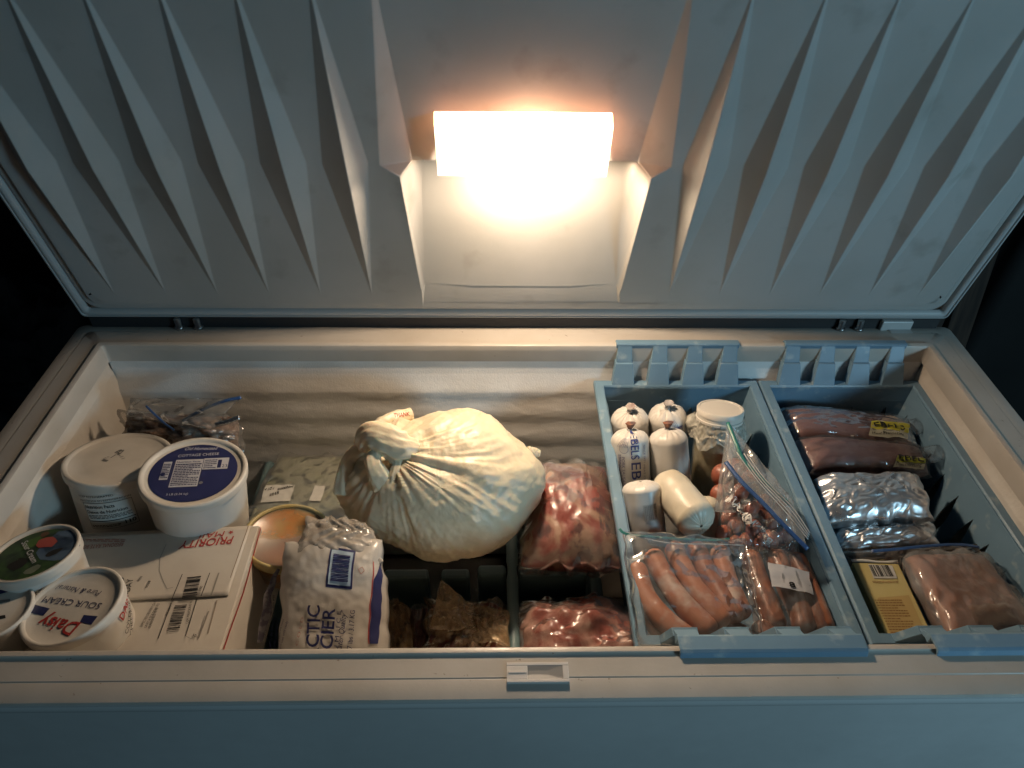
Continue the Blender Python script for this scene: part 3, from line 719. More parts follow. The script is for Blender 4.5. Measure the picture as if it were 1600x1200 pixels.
def p_edge(root, ld_, bd, lf, sf, r, h):
    pr = Print(lf, root)
    def quad(*px, m=NAVY): pr.poly([pr.inv(*q) for q in px], m, 1)
    quad((-25, 905), (2, 907), (23, 922), (-5, 930), (-30, 925)); quad((-20, 941), (16, 936), (16, 940), (-20, 946), m=GREY)
    quad((-10, 964), (8, 961), (9, 966), (-10, 970), m=BLACK)
    pr.build('lid_printing', ld_)
tub('white tub with a navy band on its lid, cut off at the lower left corner', (-16, 952), -.016, .68, 35, .050, .09, prt=p_edge)

# orange leftovers in a clear round container
def p_none(*a): pass
ORM = M('orange_puree', (.55, .19, .012), .4, c2=(.46, .28, .07), sc_=16, lo=.45, hi=.6, bump=.4, bsc=60, coat=.4)
n, a = ellipse_axes(450, 838, .74, 6); top = Q(450, 836, -.10); h = .07; r = .068
root = thing('food_container', 'round clear container of orange puree with a yellowed lid, beside the cardboard box', 'container', fr(top-n.normalized()*h, a, n))
mb = MB(); mb.lathe([(.0001, .002), (r*.74, .002), (r*.92, h*.92), (r*.7, h*.93), (.0001, h*.92)], 48); mb.build('puree', ORM, root)
mb = MB(); mb.lathe([(.0001, 0), (r*.77, 0), (r*.955, h*.98)], 48); mb.build('container_body', film('clear_tub', tint=(.95, .93, .85), haze=.12, bsc=8, bump=.1), root)
mb = MB(); mb.lathe([(r*.97, h-.012), (r, h-.012), (r, h-.001), (r*.96, h+.0015), (r*.92, h+.0015), (r*.90, h-.002)], 64)
mb.build('lid_rim', M('yellowed_rim', (.50, .40, .16), .45, c2=(.40, .34, .18), sc_=20), root)
mb = MB(); mb.lathe([(r*.90, h-.002), (r*.88, h-.004), (.0001, h-.003)], 48)
mb.build('container_lid', film('yellow_lid_film', tint=(.95, .88, .6), haze=.08, hazec=(.5, .45, .28), rough=.32, bsc=14, bump=.5, frost=.5, fsc=11), root)

# ================================================================== CARDBOARD MAILING BOX
tbl, tbr, tfr, tfl = Q(108, 838, -.09), Q(405, 821, -.085), Q(344, 1018, -.068), Q(-60, 1024, -.068)
dn = V((.012, .01, -.13)); _n = (tbr-tfr).cross(tfl-tfr).normalized(); tbl = tbl-_n*(tbl-tfr).dot(_n)
n = (tbr-tbl).cross(tfl-tbl).normalized(); n = n if n.z > 0 else -n
root = thing('cardboard_box', 'white mailing box with red and black printing, flaps folded over its top', 'cardboard box', fr((tbl+tfr)/2+dn, tfr-tfl, V((0, 0, 1))))
Mi = root.matrix_world.inverted()
mb = MB(); q4 = [Mi @ p for p in (tbl, tbr, tfr, tfl)]; mb.hexa([Mi @ (p+dn) for p in (tbl, tbr, tfr, tfl)], q4); mb.build('box_body', CARD, root, smooth=False, bevel=.0015)
ex = (tfr-tfl).normalized(); ey = n.cross(ex); ey = ey if ey.y > 0 else -ey
org = tfl
def bp_(x, y, l): return Mi @ (org+ex*x+ey*y+n*(.001+l))
pb = Print(bp_, root)
# folded upper flap, slightly lifted
c1, c2, c3, c4 = [pb.inv(*q) for q in ((116, 838), (392, 822), (357, 931), (196, 944))]
c5 = pb.inv(80, 946)
def fl_lift(x, y):
    t = max(0, min(1.1, (c1[1]+(c2[1]-c1[1])*.5-y)/(c1[1]-c3[1])))
    return .0012+.0010*t+.0008*math.sin(x*30)*t+.0010*math.sin(x*14+1)
g = []
for j in range(17):
    t = j/16; row = []
    for i in range(49):
        s_ = i/48; A = V((c1[0], c1[1]))*(1-s_)+V((c2[0], c2[1]))*s_; B = V((c5[0], c5[1]))*(1-s_)+V((c3[0], c3[1]))*s_
        p = A*(1-t)+B*t; row.append(bp_(p.x, p.y, fl_lift(p.x, p.y)))
    g.append(row)
mb = MB(); mb.grid(g); fo = mb.build('box_flap', CARD, root); so = fo.modifiers.new('thick', 'SOLIDIFY'); so.thickness = .0014; so.offset = 0
pf = Print(lambda x, y, l: bp_(x, y, fl_lift(x, y)+.0010+l), root)
pf.textpx("PRIORITY", (366, 838), (284, 846), .0155, RED, bold=.012, shear=.15)
pf.textpx("MAIL", (352, 830), (308, 834), .0115, RED, bold=.0, shear=.15)
def star(pr, px, py, r_, m):
    c_ = pr.inv(px, py); pts = []
    for k in range(10):
        a_ = math.pi*k/5; rr = r_ if k % 2 == 0 else r_*.42; pts.append((c_[0]+rr*math.sin(a_), c_[1]-rr*math.cos(a_)))
    vs = [c_]+pts; pr.add(vs, [[0, 1+k, 1+(k+1) % 10] for k in range(10)], m, 2)
star(pf, 361, 832, .0045, RED); star(pf, 297, 837, .0045, RED)
pf.textpx("REGIONAL RATE BOX", (194, 848), (126, 853), .0075, REDF, bold=.01); pf.smalltext(pf.inv(197, 843), (-1, .02), .10, .006, 2, REDF, 2)
pf.textpx("1-DAY", (201, 932), (209, 904), .009, BLACK); pf.textpx("5", (192, 912), (195, 902), .013, BLACK)
pf.textpx("0006", (217, 909), (223, 901), .004, BLACK); pf.textpx("0028", (230, 919), (236, 908), .004, BLACK)
pf.line([pf.inv(*q) for q in ((260, 850), (250, 872), (249, 892), (255, 908), (261, 920), (270, 918))], .0006, GREY)
pf.line([pf.inv(285, 897), pf.inv(268, 938)], .001, BLACK); pf.line([pf.inv(328, 895), pf.inv(314, 932)], .001, BLACK)
pf.line([pf.inv(388, 822), pf.inv(360, 903)], .0009, BROWNC); pf.line([pf.inv(342, 895), pf.inv(330, 930)], .0022, M('tape_grey', (.25, .23, .2), .4))
a, b, c_ = pf.inv(284, 936), pf.inv(293, 902), pf.inv(314, 902); L = math.hypot(b[0]-a[0], b[1]-a[1]); d = ((b[0]-a[0])/L, (b[1]-a[1])/L)
Hc = math.hypot(c_[0]-b[0], c_[1]-b[1]); pf.barcode((a[0], a[1]), d, L, -Hc, BLACK, 16)
pf.textpx("92 0000", (311, 930), (317, 916), .004, BLACK)
pf.build('flap_printing', fo)
bb_ = root.children[0]
a, b, c_ = pb.inv(260, 988), pb.inv(274, 945), pb.inv(293, 943); L = math.hypot(b[0]-a[0], b[1]-a[1]); d = ((b[0]-a[0])/L, (b[1]-a[1])/L)
Hc = math.hypot(c_[0]-b[0], c_[1]-b[1]); pb.barcode(a, d, L, -Hc, BLACK, 20, seed=4)
pb.line([pb.inv(268, 942), pb.inv(247, 998)], .001, BLACK); pb.line([pb.inv(308, 935), pb.inv(290, 994)], .001, BLACK)
pb.line([pb.inv(290, 994), pb.inv(298, 998), pb.inv(310, 994), pb.inv(320, 962)], .0005, GREY)
pb.textpx("EXPECTED DELIVERY DAY", (222, 980), (245, 940), .0036, BLACK); pb.textpx("UNIT 4 STATION RD", (229, 981), (250, 943), .0036, BLACK); pb.textpx("CLARKSFIELD MI 48", (235, 982), (248, 950), .0036, BLACK)
pb.textpx("E 38", (243, 938), (247, 930), .0045, BLACK); pb.textpx("9505 5000 2117 0064", (262, 962), (273, 936), .0035, BLACK); pb.textpx("USPS TRACKING #", (295, 974), (300, 940), .0035, BLACK)
pb.textpx("6", (304, 996), (308, 993), .006, BLACK)
pb.line([pb.inv(325, 990), pb.inv(339, 938)], .0016, M('crease', (.3, .25, .2), .7)); pb.line([pb.inv(310, 998), pb.inv(326, 955)], .002, M('tape_grey'))
pb.build('box_printing', bb_)
# red stripe down the right-hand side
sf_ = lambda x, y, l: Mi @ (tfr+(tbr-tfr)*y + dn*x + V((1, .1, .1)).normalized()*(.0008+l))
ps = Print(sf_, root)
for i in range(24):
    t0, t1 = i/24, (i+1)/24; w_ = .024; o0 = .03+.05*math.sin(t0*math.pi)**2; o1 = .03+.05*math.sin(t1*math.pi)**2
    k = len(ps.v); ps.v += [ps.f(o0, t0, .0003), ps.f(o0+w_, t0, .0003), ps.f(o1+w_, t1, .0003), ps.f(o1, t1, .0003)]; ps.fc.append([k, k+1, k+2, k+3]); ps.mi.append(ps._mi(RED))
ps.build('red_stripe', bb_)

# ================================================================== ICE BAG
z = -.02
icem = M('ice_bag_plastic', (.50, .47, .43), .38, c2=(.40, .37, .33), sc_=12, lo=.35, hi=.65, bump=.3, bsc=45, dist=.002, coat=.2, spec=.5)
def icefn(u, v): return .0022*fbm(V((u*4, v*6, 1)), 3)+.0004*noise.noise(V((u*16, v*22, 3)))+.001*max(0, v-.7)*ridge(u*5+v*2+noise.noise(V((u*4, v*4, 2))))*3
mb, sf, U, Vv, Mx = pillow(V((-.345, .470, -.15)), V((-.185, .470, -.15)), Q(598, 842, -.058), Q(444, 846, -.068), .036, .9, 80, 80, 3.0, icefn, edge=.006, seed=2, q=.42)
root = thing('ice_bag', 'clear white bag of ice with navy lettering and a blue barcode, standing at the front', 'ice bag', Mx)
ib = mb.build('bag_film', icem, root)
n0 = len(root.children)
pr = Print(sf, root, .0005); g = (.09, .1)
def up_text(t, x0, x1, ym, yt, y0, h, m, bold=0.0, shear=0):
    """lettering that runs up the bag to yt and starts below the rim"""
    a = pr.inv(x0, ym, g=g); b = pr.inv(x1, yt, g=g); L = math.hypot(b[0]-a[0], b[1]-a[1]); d = ((b[0]-a[0])/L, (b[1]-a[1])/L); L2 = L*(y0-yt)/(ym-yt)
    pr.text(t, (b[0]-d[0]*L2, b[1]-d[1]*L2), d, h, m, L2, 3, bold, shear)
up_text("ARCTIC", 499, 500, 995, 946, 1050, .0180, NAVY, .012); up_text("GLACIER", 521, 524, 995, 951, 1072, .0180, NAVY, .012)
up_text("P R E M I U M   I C E", 530, 533, 995, 955, 1072, .0055, NAVY); up_text('"Premium Water Quality"', 537, 542, 995, 957, 1072, .008, NAVY, 0, .25)
up_text("7 lbs / 3.17 KG", 552, 555, 995, 954, 1014, .007, NAVY); up_text("T H E   C O L D", 469, 475, 995, 965, 1050, .004, REDF)
for k, x_ in enumerate((424, 431, 437, 443)): up_text(("Packaged by Bay Services Inc.", "2 Main Way, Salem U.S.A. Inc.", "All content filtered and tested", "keep frozen until ready")[k], x_+2, x_+8, 995, 962+k*3, 1020, .0036, NAVY)
up_text("warning: contents slippery when wet", 415, 430, 995, 930, 1020, .004, GREY)
A = [pr.inv(*q, g=g) for q in ((509, 917), (550, 921), (556, 861), (517, 856))]
pr.poly(A, NAVY, 1.5); cx_ = sum(p[0] for p in A)/4; cy_ = sum(p[1] for p in A)/4
sh = lambda k: [(cx_+(p[0]-cx_)*k, cy_+(p[1]-cy_)*k) for p in A]
B = sh(.86); pr.poly(B, M('ice_label_blue', (.33, .42, .5), .4), 3)
C4 = sh(.68)
for k in range(17):
    t0 = (k+.0)/17; t1 = t0+(.6 if k % 3 else .9)/17
    P0 = lambda t: (C4[0][0]*(1-t)+C4[3][0]*t, C4[0][1]*(1-t)+C4[3][1]*t); P1 = lambda t: (C4[1][0]*(1-t)+C4[2][0]*t, C4[1][1]*(1-t)+C4[2][1]*t)
    pr.poly([P0(t0), P1(t0), P1(t1), P0(t1)], NAVY, 4.5)
E_ = [pr.inv(*q, g=(.16, .1)) for q in ((584, 878), (598, 878), (597, 905), (596, 940), (593, 975), (590, 1006), (578, 1006), (578, 975), (582, 930), (584, 905))]
for i in range(4): pr.poly([E_[9-i], E_[1+i], E_[2+i], E_[8-i]] if i < 4 else [], NAVY, 2)
pr.line([(p[0]-.0012, p[1]) for p in (E_[0], E_[9], E_[8], E_[7], E_[6])], .0012, RED, 2)
pr.line([pr.inv(*q, g=g) for q in ((560, 890), (566, 886), (569, 892), (564, 897), (560, 890))], .0008, REDF)
F_ = [pr.inv(*q, g=(.01, .1)) for q in ((433, 888), (438, 890), (424, 930), (414, 990), (410, 1004), (402, 1004), (409, 960), (420, 915))]
pr.poly(F_, M('smudged_ink', (.09, .08, .10), .5, c2=(.2, .18, .18), sc_=120, lo=.45, hi=.55), 1)
pr.build('bag_printing', ib)
mb, _, _, _, M2 = pillow(Q(452, 882, -.066), Q(598, 876, -.062), Q(572, 816, -.058), Q(482, 808, -.058), .020, .8, 60, 44, 2.4, lambda u, v: .0035*(ridge(u*5+1.2*noise.noise(V((u*3, v*4, 1))))-.5)*(.4+v)+.003*fbm(V((u*6, v*5, 4)), 4), edge=.012, seed=5)
ob = mb.build('bag_neck', film('ice_neck_film', haze=.42, hazec=(.52, .47, .41), rough=.14, bsc=30, bump=.9, frost=.3, fsc=14), root); ob.matrix_parent_inverse = root.matrix_world.inverted(); ob.matrix_world = M2

# ================================================================== WHITE KNOTTED CARRIER BAG
Cc = Q(688, 762, -.10); vv = -ray(688, 762).normalized(); rr_ = (CR-vv*CR.dot(vv)).normalized(); uu_ = vv.cross(rr_)
k_ = depth(Cc)/F
outl = [(0, 158), (12, 164), (25, 150), (40, 140), (60, 132), (80, 122), (95, 122), (110, 116), (125, 128), (140, 142), (155, 150), (170, 156), (185, 158), (200, 150), (215, 128), (235, 108), (255, 108), (270, 112), (290, 118), (310, 128), (325, 136), (340, 140), (350, 148), (360, 158)]
def orad(a):
    a %= 360
    for (a0, r0), (a1, r1) in zip(outl, outl[1:]):
        if a0 <= a <= a1: return (r0+(r1-r0)*(a-a0)/(a1-a0))*k_
root = thing('carrier_bag', 'big white plastic carrier bag tied in a knot, resting on top of the middle', 'plastic bag', fr(Cc, rr_, vv))
K2 = V(((612-688)*k_, (762-712)*k_))
nt_, na = 150, 320; g = []
for j in range(nt_+1):
    th = math.pi*(j/nt_); row = []
    for i in range(na):
        a = 2*math.pi*i/na; dg = math.degrees(a)
        R_ = (orad(dg-4)+orad(dg)+orad(dg+4))/3
        st = math.sin(th)**.85; x = R_*st*math.cos(a); y = R_*st*math.sin(a); zz = .098*math.cos(th) if th < math.pi/2 else .10*math.cos(th)
        q = V((x, y))-K2; s_ = q.length; psi = math.atan2(q.y, q.x)
        fall = 1/(1+(s_/.16)**2.0)
        w1 = noise.noise(V((math.cos(psi)*2.1, math.sin(psi)*2.1, s_*5)))
        fo = noise.noise(V((psi*2.6+w1*1.3, s_*4, 1)))*1.1; fo2 = (1-2*abs(noise.noise(V((psi*9+w1*2.5, s_*7, 4)))))*.55-.25+.3*noise.noise(V((psi*20, s_*12, 6)))
        am = min(1, s_/.02)*fall*(1 if zz > -.02 else .4)
        lump = .008*noise.noise(V((x*9, y*9, zz*9+4)))+.0035*noise.noise(V((x*22, y*22, zz*18)))
        fine = .0030*fbm(V((x*34, y*34, zz*30)), 4)+.003*max(0, ridge(x*11+y*17+2.2*noise.noise(V((x*8, y*8, 1))))-.72)
        d_ = V((x, y, zz)).normalized()
        dip = -.026*math.exp(-(s_/.026)**2) if zz > 0 else 0
        p = V((x, y, zz))+d_*(am*(.009*fo+.0052*fo2)+lump+fine*(1-.4*fall))+V((0, 0, dip))
        row.append(p)
    g.append(row)
mb = MB(); mb.grid(g, 0, True)
bagm = M('carrier_bag_film', (.76, .66, .48), .42, c2=(.70, .60, .43), sc_=7, lo=.35, hi=.7, bump=.4, bsc=60, dist=.0022, spec=.5, sss=.3, rvar=.08)
mb.build('bag_skin', bagm, root)
def crumple(name, pts, wid, th_, parent, m, sd=0, nn=40, k=14):
    """a gathered strip of film following pts, pleated lengthwise"""
    P_ = [V(p) for p in pts]; mb = MB(); g = []
    def at(t):
        x = t*(len(P_)-1); i = min(int(x), len(P_)-2); f_ = x-i
        p0, p1, p2, p3 = P_[max(i-1, 0)], P_[i], P_[i+1], P_[min(i+2, len(P_)-1)]
        return .5*((2*p1)+(p2-p0)*f_+(2*p0-5*p1+4*p2-p3)*f_*f_+(3*p1-p0-3*p2+p3)*f_**3)
    for i in range(nn+1):
        t = i/nn; c0 = at(t); tg = (at(min(1, t+.02))-at(max(0, t-.02))).normalized(); a = tg.cross(V((0, 0, 1)))
        a = a.normalized() if a.length > 1e-4 else V((1, 0, 0)); b = a.cross(tg)
        w_ = wid(t) if callable(wid) else wid; row = []
        for q in range(36):
            an = 2*math.pi*q/36; rp = 1+.22*(ridge(q/36*k*.5+sd+1.5*noise.noise(V((t*3, q/36*4, sd))))-.5)+.12*noise.noise(V((t*9, math.cos(an)*2, math.sin(an)*2+sd)))
            row.append(c0+a*(w_*math.cos(an)*rp)+b*(th_*math.sin(an)*rp))
        g.append(row)
    mb.grid(g, 0, True); o = len(mb.v); mb.add([p for p in g[0]], [list(range(36))]); mb.add([p for p in g[-1]], [list(range(35, -1, -1))])
    return mb.build(name, m, parent)
def BL(px, py, zz): return V(((px-688)*k_, (762-py)*k_, zz))
crumple('knot', [BL(572, 700, .060), BL(585, 688, .078), BL(607, 693, .086), BL(632, 704, .084), BL(652, 706, .074)], lambda t: .014+.010*math.sin(t*3.1), .012, root, bagm, 1)
crumple('tied_handle', [BL(598, 708, .076), BL(590, 722, .088), BL(598, 742, .088), BL(607, 762, .078)], lambda t: .008+.010*t, .005, root, bagm, 2)
crumple('tied_handle', [BL(612, 712, .080), BL(624, 726, .084), BL(620, 748, .085), BL(612, 768, .076)], lambda t: .010-.003*t, .005, root, bagm, 5)
crumple('tied_handle', [BL(572, 704, .058), BL(556, 716, .052), BL(548, 742, .046), BL(546, 772, .038)], lambda t: .009+.008*t, .006, root, bagm, 7)
# corner ear at the back with red print, and the pinched tip at the right
crumple('bag_corner', [BL(584, 684, .045), BL(600, 668, .035), BL(618, 656, .022), BL(642, 648, .008)], lambda t: .016-.006*t, .006, root, bagm, 9)
crumple('bag_corner', [BL(826, 706, .0), BL(838, 706, -.01), BL(846, 708, -.015)], lambda t: .010-.004*t, .004, root, bagm, 11)
pr = Print(lambda x, y, l: BL(616, 656, .036)+V((x, y, l)), None, .0006)
pr.text("THANK", (0, 0), (1, .12), .007, M('bright_red_ink', (.5, .06, .03), .5), .026, bold=.02); pr.build('bag_lettering', root)

# ================================================================== FROZEN MEAT AND VEGETABLE PACKS
MEAT = M('frozen_beef', (.27, .05, .035), .35, c2=(.44, .27, .19), sc_=13, lo=.44, hi=.58, bump=.4, bsc=85, dist=.003, coat=.5, distort=1.2, c3=(.10, .02, .015), sc3=30, lo3=.58, hi3=.66)
MEAT2 = M('pink_meat', (.27, .065, .045), .32, c2=(.50, .28, .22), sc_=12, lo=.40, hi=.56, bump=.3, bsc=85, dist=.003, coat=.6, distort=1.5)
DKM = M('dark_red_meat', (.08, .012, .012), .35, c2=(.14, .03, .02), sc_=26, bump=.6, bsc=40, coat=.5)
SHRED = M('shredded_meat', (.20, .11, .065), .6, c2=(.09, .05, .03), sc_=30, lo=.4, hi=.6, bump=1, bsc=40, dist=.01)
GOLDF = film('amber_film', tint=(.96, .88, .75), haze=.24, hazec=(.62, .44, .25), rough=.12, bsc=24, bump=.9, frost=.1)
def pack(name, label, cat, cs, up, down, m, fm, seed, fn=None, inner='meat', nu=50, nv=40, group=None, p=2.6, fa=.007, edge=.012, lift=.004, fup=None):
    c = [Q(*q) for q in cs]; mb, sf, U, Vv, Mx = pillow(*c, up, down, nu, nv, p, fn, edge=.004, seed=seed)
    root = thing(name, label, cat, Mx, group)
    if m: mb.build(inner, m, root)
    cen = (c[0]+c[1]+c[2]+c[3])/4; c2_ = [cen+(q-cen)*1.07 for q in c]
    fcn = lambda u, v: (fn(u, v) if fn else 0)+fa*(ridge(u*4+2.5*noise.noise(V((u*4, v*4, seed))))-.5)*.5+fa*.8*fbm(V((u*8, v*8, seed+3)), 3)+lift
    mb2, sf2, U2, V2, Mx2 = pillow(*c2_, fup or up, down*1.02, nu, nv, p*.85, fcn, edge=edge, seed=seed+1, edge_z=.012)
    ob = mb2.build('clear_wrap', fm, root); ob.matrix_parent_inverse = root.matrix_world.inverted(); ob.matrix_world = Mx2
    bpy.context.view_layer.update()
    return root, ob, sf2, U2, V2, sf
lump = lambda a, f_, sd: (lambda u, v: a*fbm(V((u*f_, v*f_, sd)), 4))
VACF = film('tight_film', haze=.03, rough=.10, bsc=44, bump=.9, stretch=(2.4, .4, 1), frost=.10, fsc=9)
pack('meat_package', 'frosted plastic-wrapped red beef beside the teal basket, right of the carrier bag', 'frozen meat', ((812, 885, -.19), (972, 890, -.19), (946, 732, -.165), (836, 728, -.165)), .055, 1.2, MEAT, VACF, 3, lump(.009, 2, 2), fa=.0015)
pack('meat_package', 'glossy bag of pink-red meat in front of the right cross wall', 'frozen meat', ((806, 1050, -.27), (992, 1050, -.27), (985, 950, -.28), (812, 948, -.28)), .05, 1.4, MEAT2, film('glossy_film', haze=.04, rough=.08, bsc=40, bump=1.2), 8, lump(.020, 2.2, 6), fa=.004, group=None)
r0_, *_x = pack('freezer_bag', 'crumpled amber-lit clear bag with a raised corner, left of the teal rail', 'freezer bag', ((664, 1050, -.27), (798, 1050, -.27), (790, 950, -.27), (674, 945, -.27)), .035, 1.4, DKM, GOLDF, 12, lump(.014, 4, 9), fa=.016, edge=.02)
c = [Q(*q) for q in ((668, 985, -.22), (745, 985, -.23), (738, 945, -.215), (690, 906, -.20))]
mb, *_r = pillow(*c, .006, .5, 30, 24, 2, lambda u, v: .007*(ridge(u*2.3+v+noise.noise(V((u*3, v*3, 5))))-.5)+.003*fbm(V((u*9, v*9, 2)), 3), edge=.006, seed=4); ob = mb.build('bag_flap', GOLDF, r0_); ob.matrix_parent_inverse = r0_.matrix_world.inverted(); ob.matrix_world = _r[-1]
c = [Q(*q) for q in ((725, 1000, -.235), (796, 1010, -.235), (793, 955, -.232), (745, 945, -.225))]
mb, *_r = pillow(*c, .008, .5, 30, 24, 2, lambda u, v: .008*(ridge(u*3.3+v*2+noise.noise(V((u*4, v*3, 8))))-.5)+.003*fbm(V((u*9, v*9, 7)), 3), edge=.006, seed=14); ob = mb.build('bag_flap', GOLDF, r0_); ob.matrix_parent_inverse = r0_.matrix_world.inverted(); ob.matrix_world = _r[-1]
pack('freezer_bag', 'small crumpled clear bag just right of the ice bag', 'freezer bag', ((588, 1050, -.27), (648, 1050, -.27), (640, 952, -.28), (592, 945, -.28)), .03, 1.4, M('brown_meat', (.12, .06, .03), .4, c2=(.22, .13, .06), sc_=26, bump=.6, bsc=30), GOLDF, 17, lump(.010, 4, 11), fa=.014, edge=.015)
pack('meat_package', 'very dark red meat pack between the two crumpled bags', 'frozen meat', ((640, 1050, -.29), (672, 1050, -.29), (668, 950, -.30), (636, 955, -.30)), .02, 1.4, DKM, film('dull_film', haze=.03, rough=.3, bsc=20), 21, lump(.006, 4, 14), fa=.004)
# bag of shredded meat in the back corner
r1_, ob, sf, U, Vv, _ = pack('freezer_bag', 'clear zip bag of brown shredded meat in the back left corner behind the tubs', 'freezer bag', ((196, 720, -.14), (376, 730, -.14), (372, 652, -.09), (196, 645, -.07)), .035, 1.2, SHRED, film('brown_film', tint=(.95, .93, .9), haze=.10, rough=.12, bsc=22, bump=1), 31, lump(.020, 5, 3), fa=.01, edge=.014)
def strip(name, pts, rad_, m, parent, flat=.35, n=8):
    Mi = parent.matrix_world.inverted(); mb = MB(); P_ = [V(p) for p in pts]; out = []
    for i in range(len(P_)-1):
        for k in range(6):
            t = k/6; p0, p1, p2, p3 = P_[max(i-1, 0)], P_[i], P_[i+1], P_[min(i+2, len(P_)-1)]
            out.append(.5*((2*p1)+(p2-p0)*t+(2*p0-5*p1+4*p2-p3)*t*t+(3*p1-p0-3*p2+p3)*t**3))
    out.append(P_[-1]); mb.tube([Mi @ p for p in out], rad_, n, flat=flat, up=None); return mb.build(name, m, parent)
ZB = M('blue_zip', (.035, .085, .22), .35); ZG = M('green_zip', (.02, .15, .14), .35); ZC = M('clear_zip', (.5, .5, .5), .3)
def flap(name, pts4, parent, m, seed, amp=.006, nu=40, nv=14, f=3):
    c = [Q(*q) for q in pts4]; mb, *rr = pillow(*c, .002, .5, nu, nv, 4, lambda u, v: amp*(ridge(u*f+noise.noise(V((u*3, v*3, seed))))-.5)+amp*.6*fbm(V((u*6, v*4, seed)), 3), edge=.004, seed=seed)
    ob = mb.build(name, m, parent); ob.matrix_parent_inverse = parent.matrix_world.inverted(); ob.matrix_world = rr[-1]; return ob
flap('bag_mouth', ((196, 652, -.06), (330, 672, -.05), (376, 622, -.02), (205, 622, -.02)), r1_, film('brown_film'), 3, .010)
strip('zip_strip', [Q(377, 621, -.018), Q(352, 626, -.02), Q(330, 634, -.03), Q(305, 646, -.04), Q(285, 658, -.05)], .0028, ZB, r1_)
strip('zip_strip', [Q(228, 634, -.02), Q(240, 646, -.03), Q(258, 662, -.045), Q(272, 672, -.05)], .0018, ZB, r1_)
strip('foil_twist', [Q(336, 664, -.04), Q(352, 660, -.038), Q(374, 652, -.035)], .004, M('foil_silver', (.6, .6, .6), .25, metal=1, bump=.5, bsc=200), r1_)
# zucchini block
ZM = M('frozen_zucchini', (.42, .42, .30), .55, c2=(.26, .29, .16), sc_=26, lo=.45, hi=.75, bump=.6, bsc=110, dist=.003, c3=(.02, .03, .01), sc3=62, lo3=.57, hi3=.62, distort=.6)
r2_, ob, sf, U, Vv, _ = pack('vegetable_block', 'flat frosty block of pale green frozen zucchini with two white labels', 'frozen vegetables', ((376, 838, -.19), (540, 840, -.19), (556, 716, -.235), (436, 716, -.235)), .012, 4, ZM, film('zuc_film', haze=.04, hazec=(.6, .58, .5), rough=.3, bsc=60, bump=.5, frost=.12, fsc=80), 41, lump(.0015, 5, 1), p=9, fa=.0006, edge=.003, lift=.0025)
pr = Print(sf, ob, .0006)
def lab(pr, pxs, m=PAPER, g=(.1, .08)):
    A = [pr.inv(*q, g=g) for q in pxs]; pr.poly(A, m, 2); return A
lab(pr, ((407, 786), (453, 784), (461, 758), (416, 759)))
pr.textpx("4 1/2 c", (413, 768), (428, 766), .007, BLACK, lv=4, g=(.1, .08), shear=.3, bold=.02); pr.textpx("zucchini", (433, 767), (458, 763), .007, BLACK, lv=4, g=(.1, .08), shear=.3, bold=.02)
pr.textpx("2015", (421, 777), (436, 773), .008, BLACK, lv=4, g=(.1, .08), shear=.3, bold=.02)
pr.build('handwritten_label', ob)
pr = Print(sf, ob, .0006); lab(pr, ((483, 783), (501, 784), (509, 760), (492, 759))); pr.build('blank_label', ob)
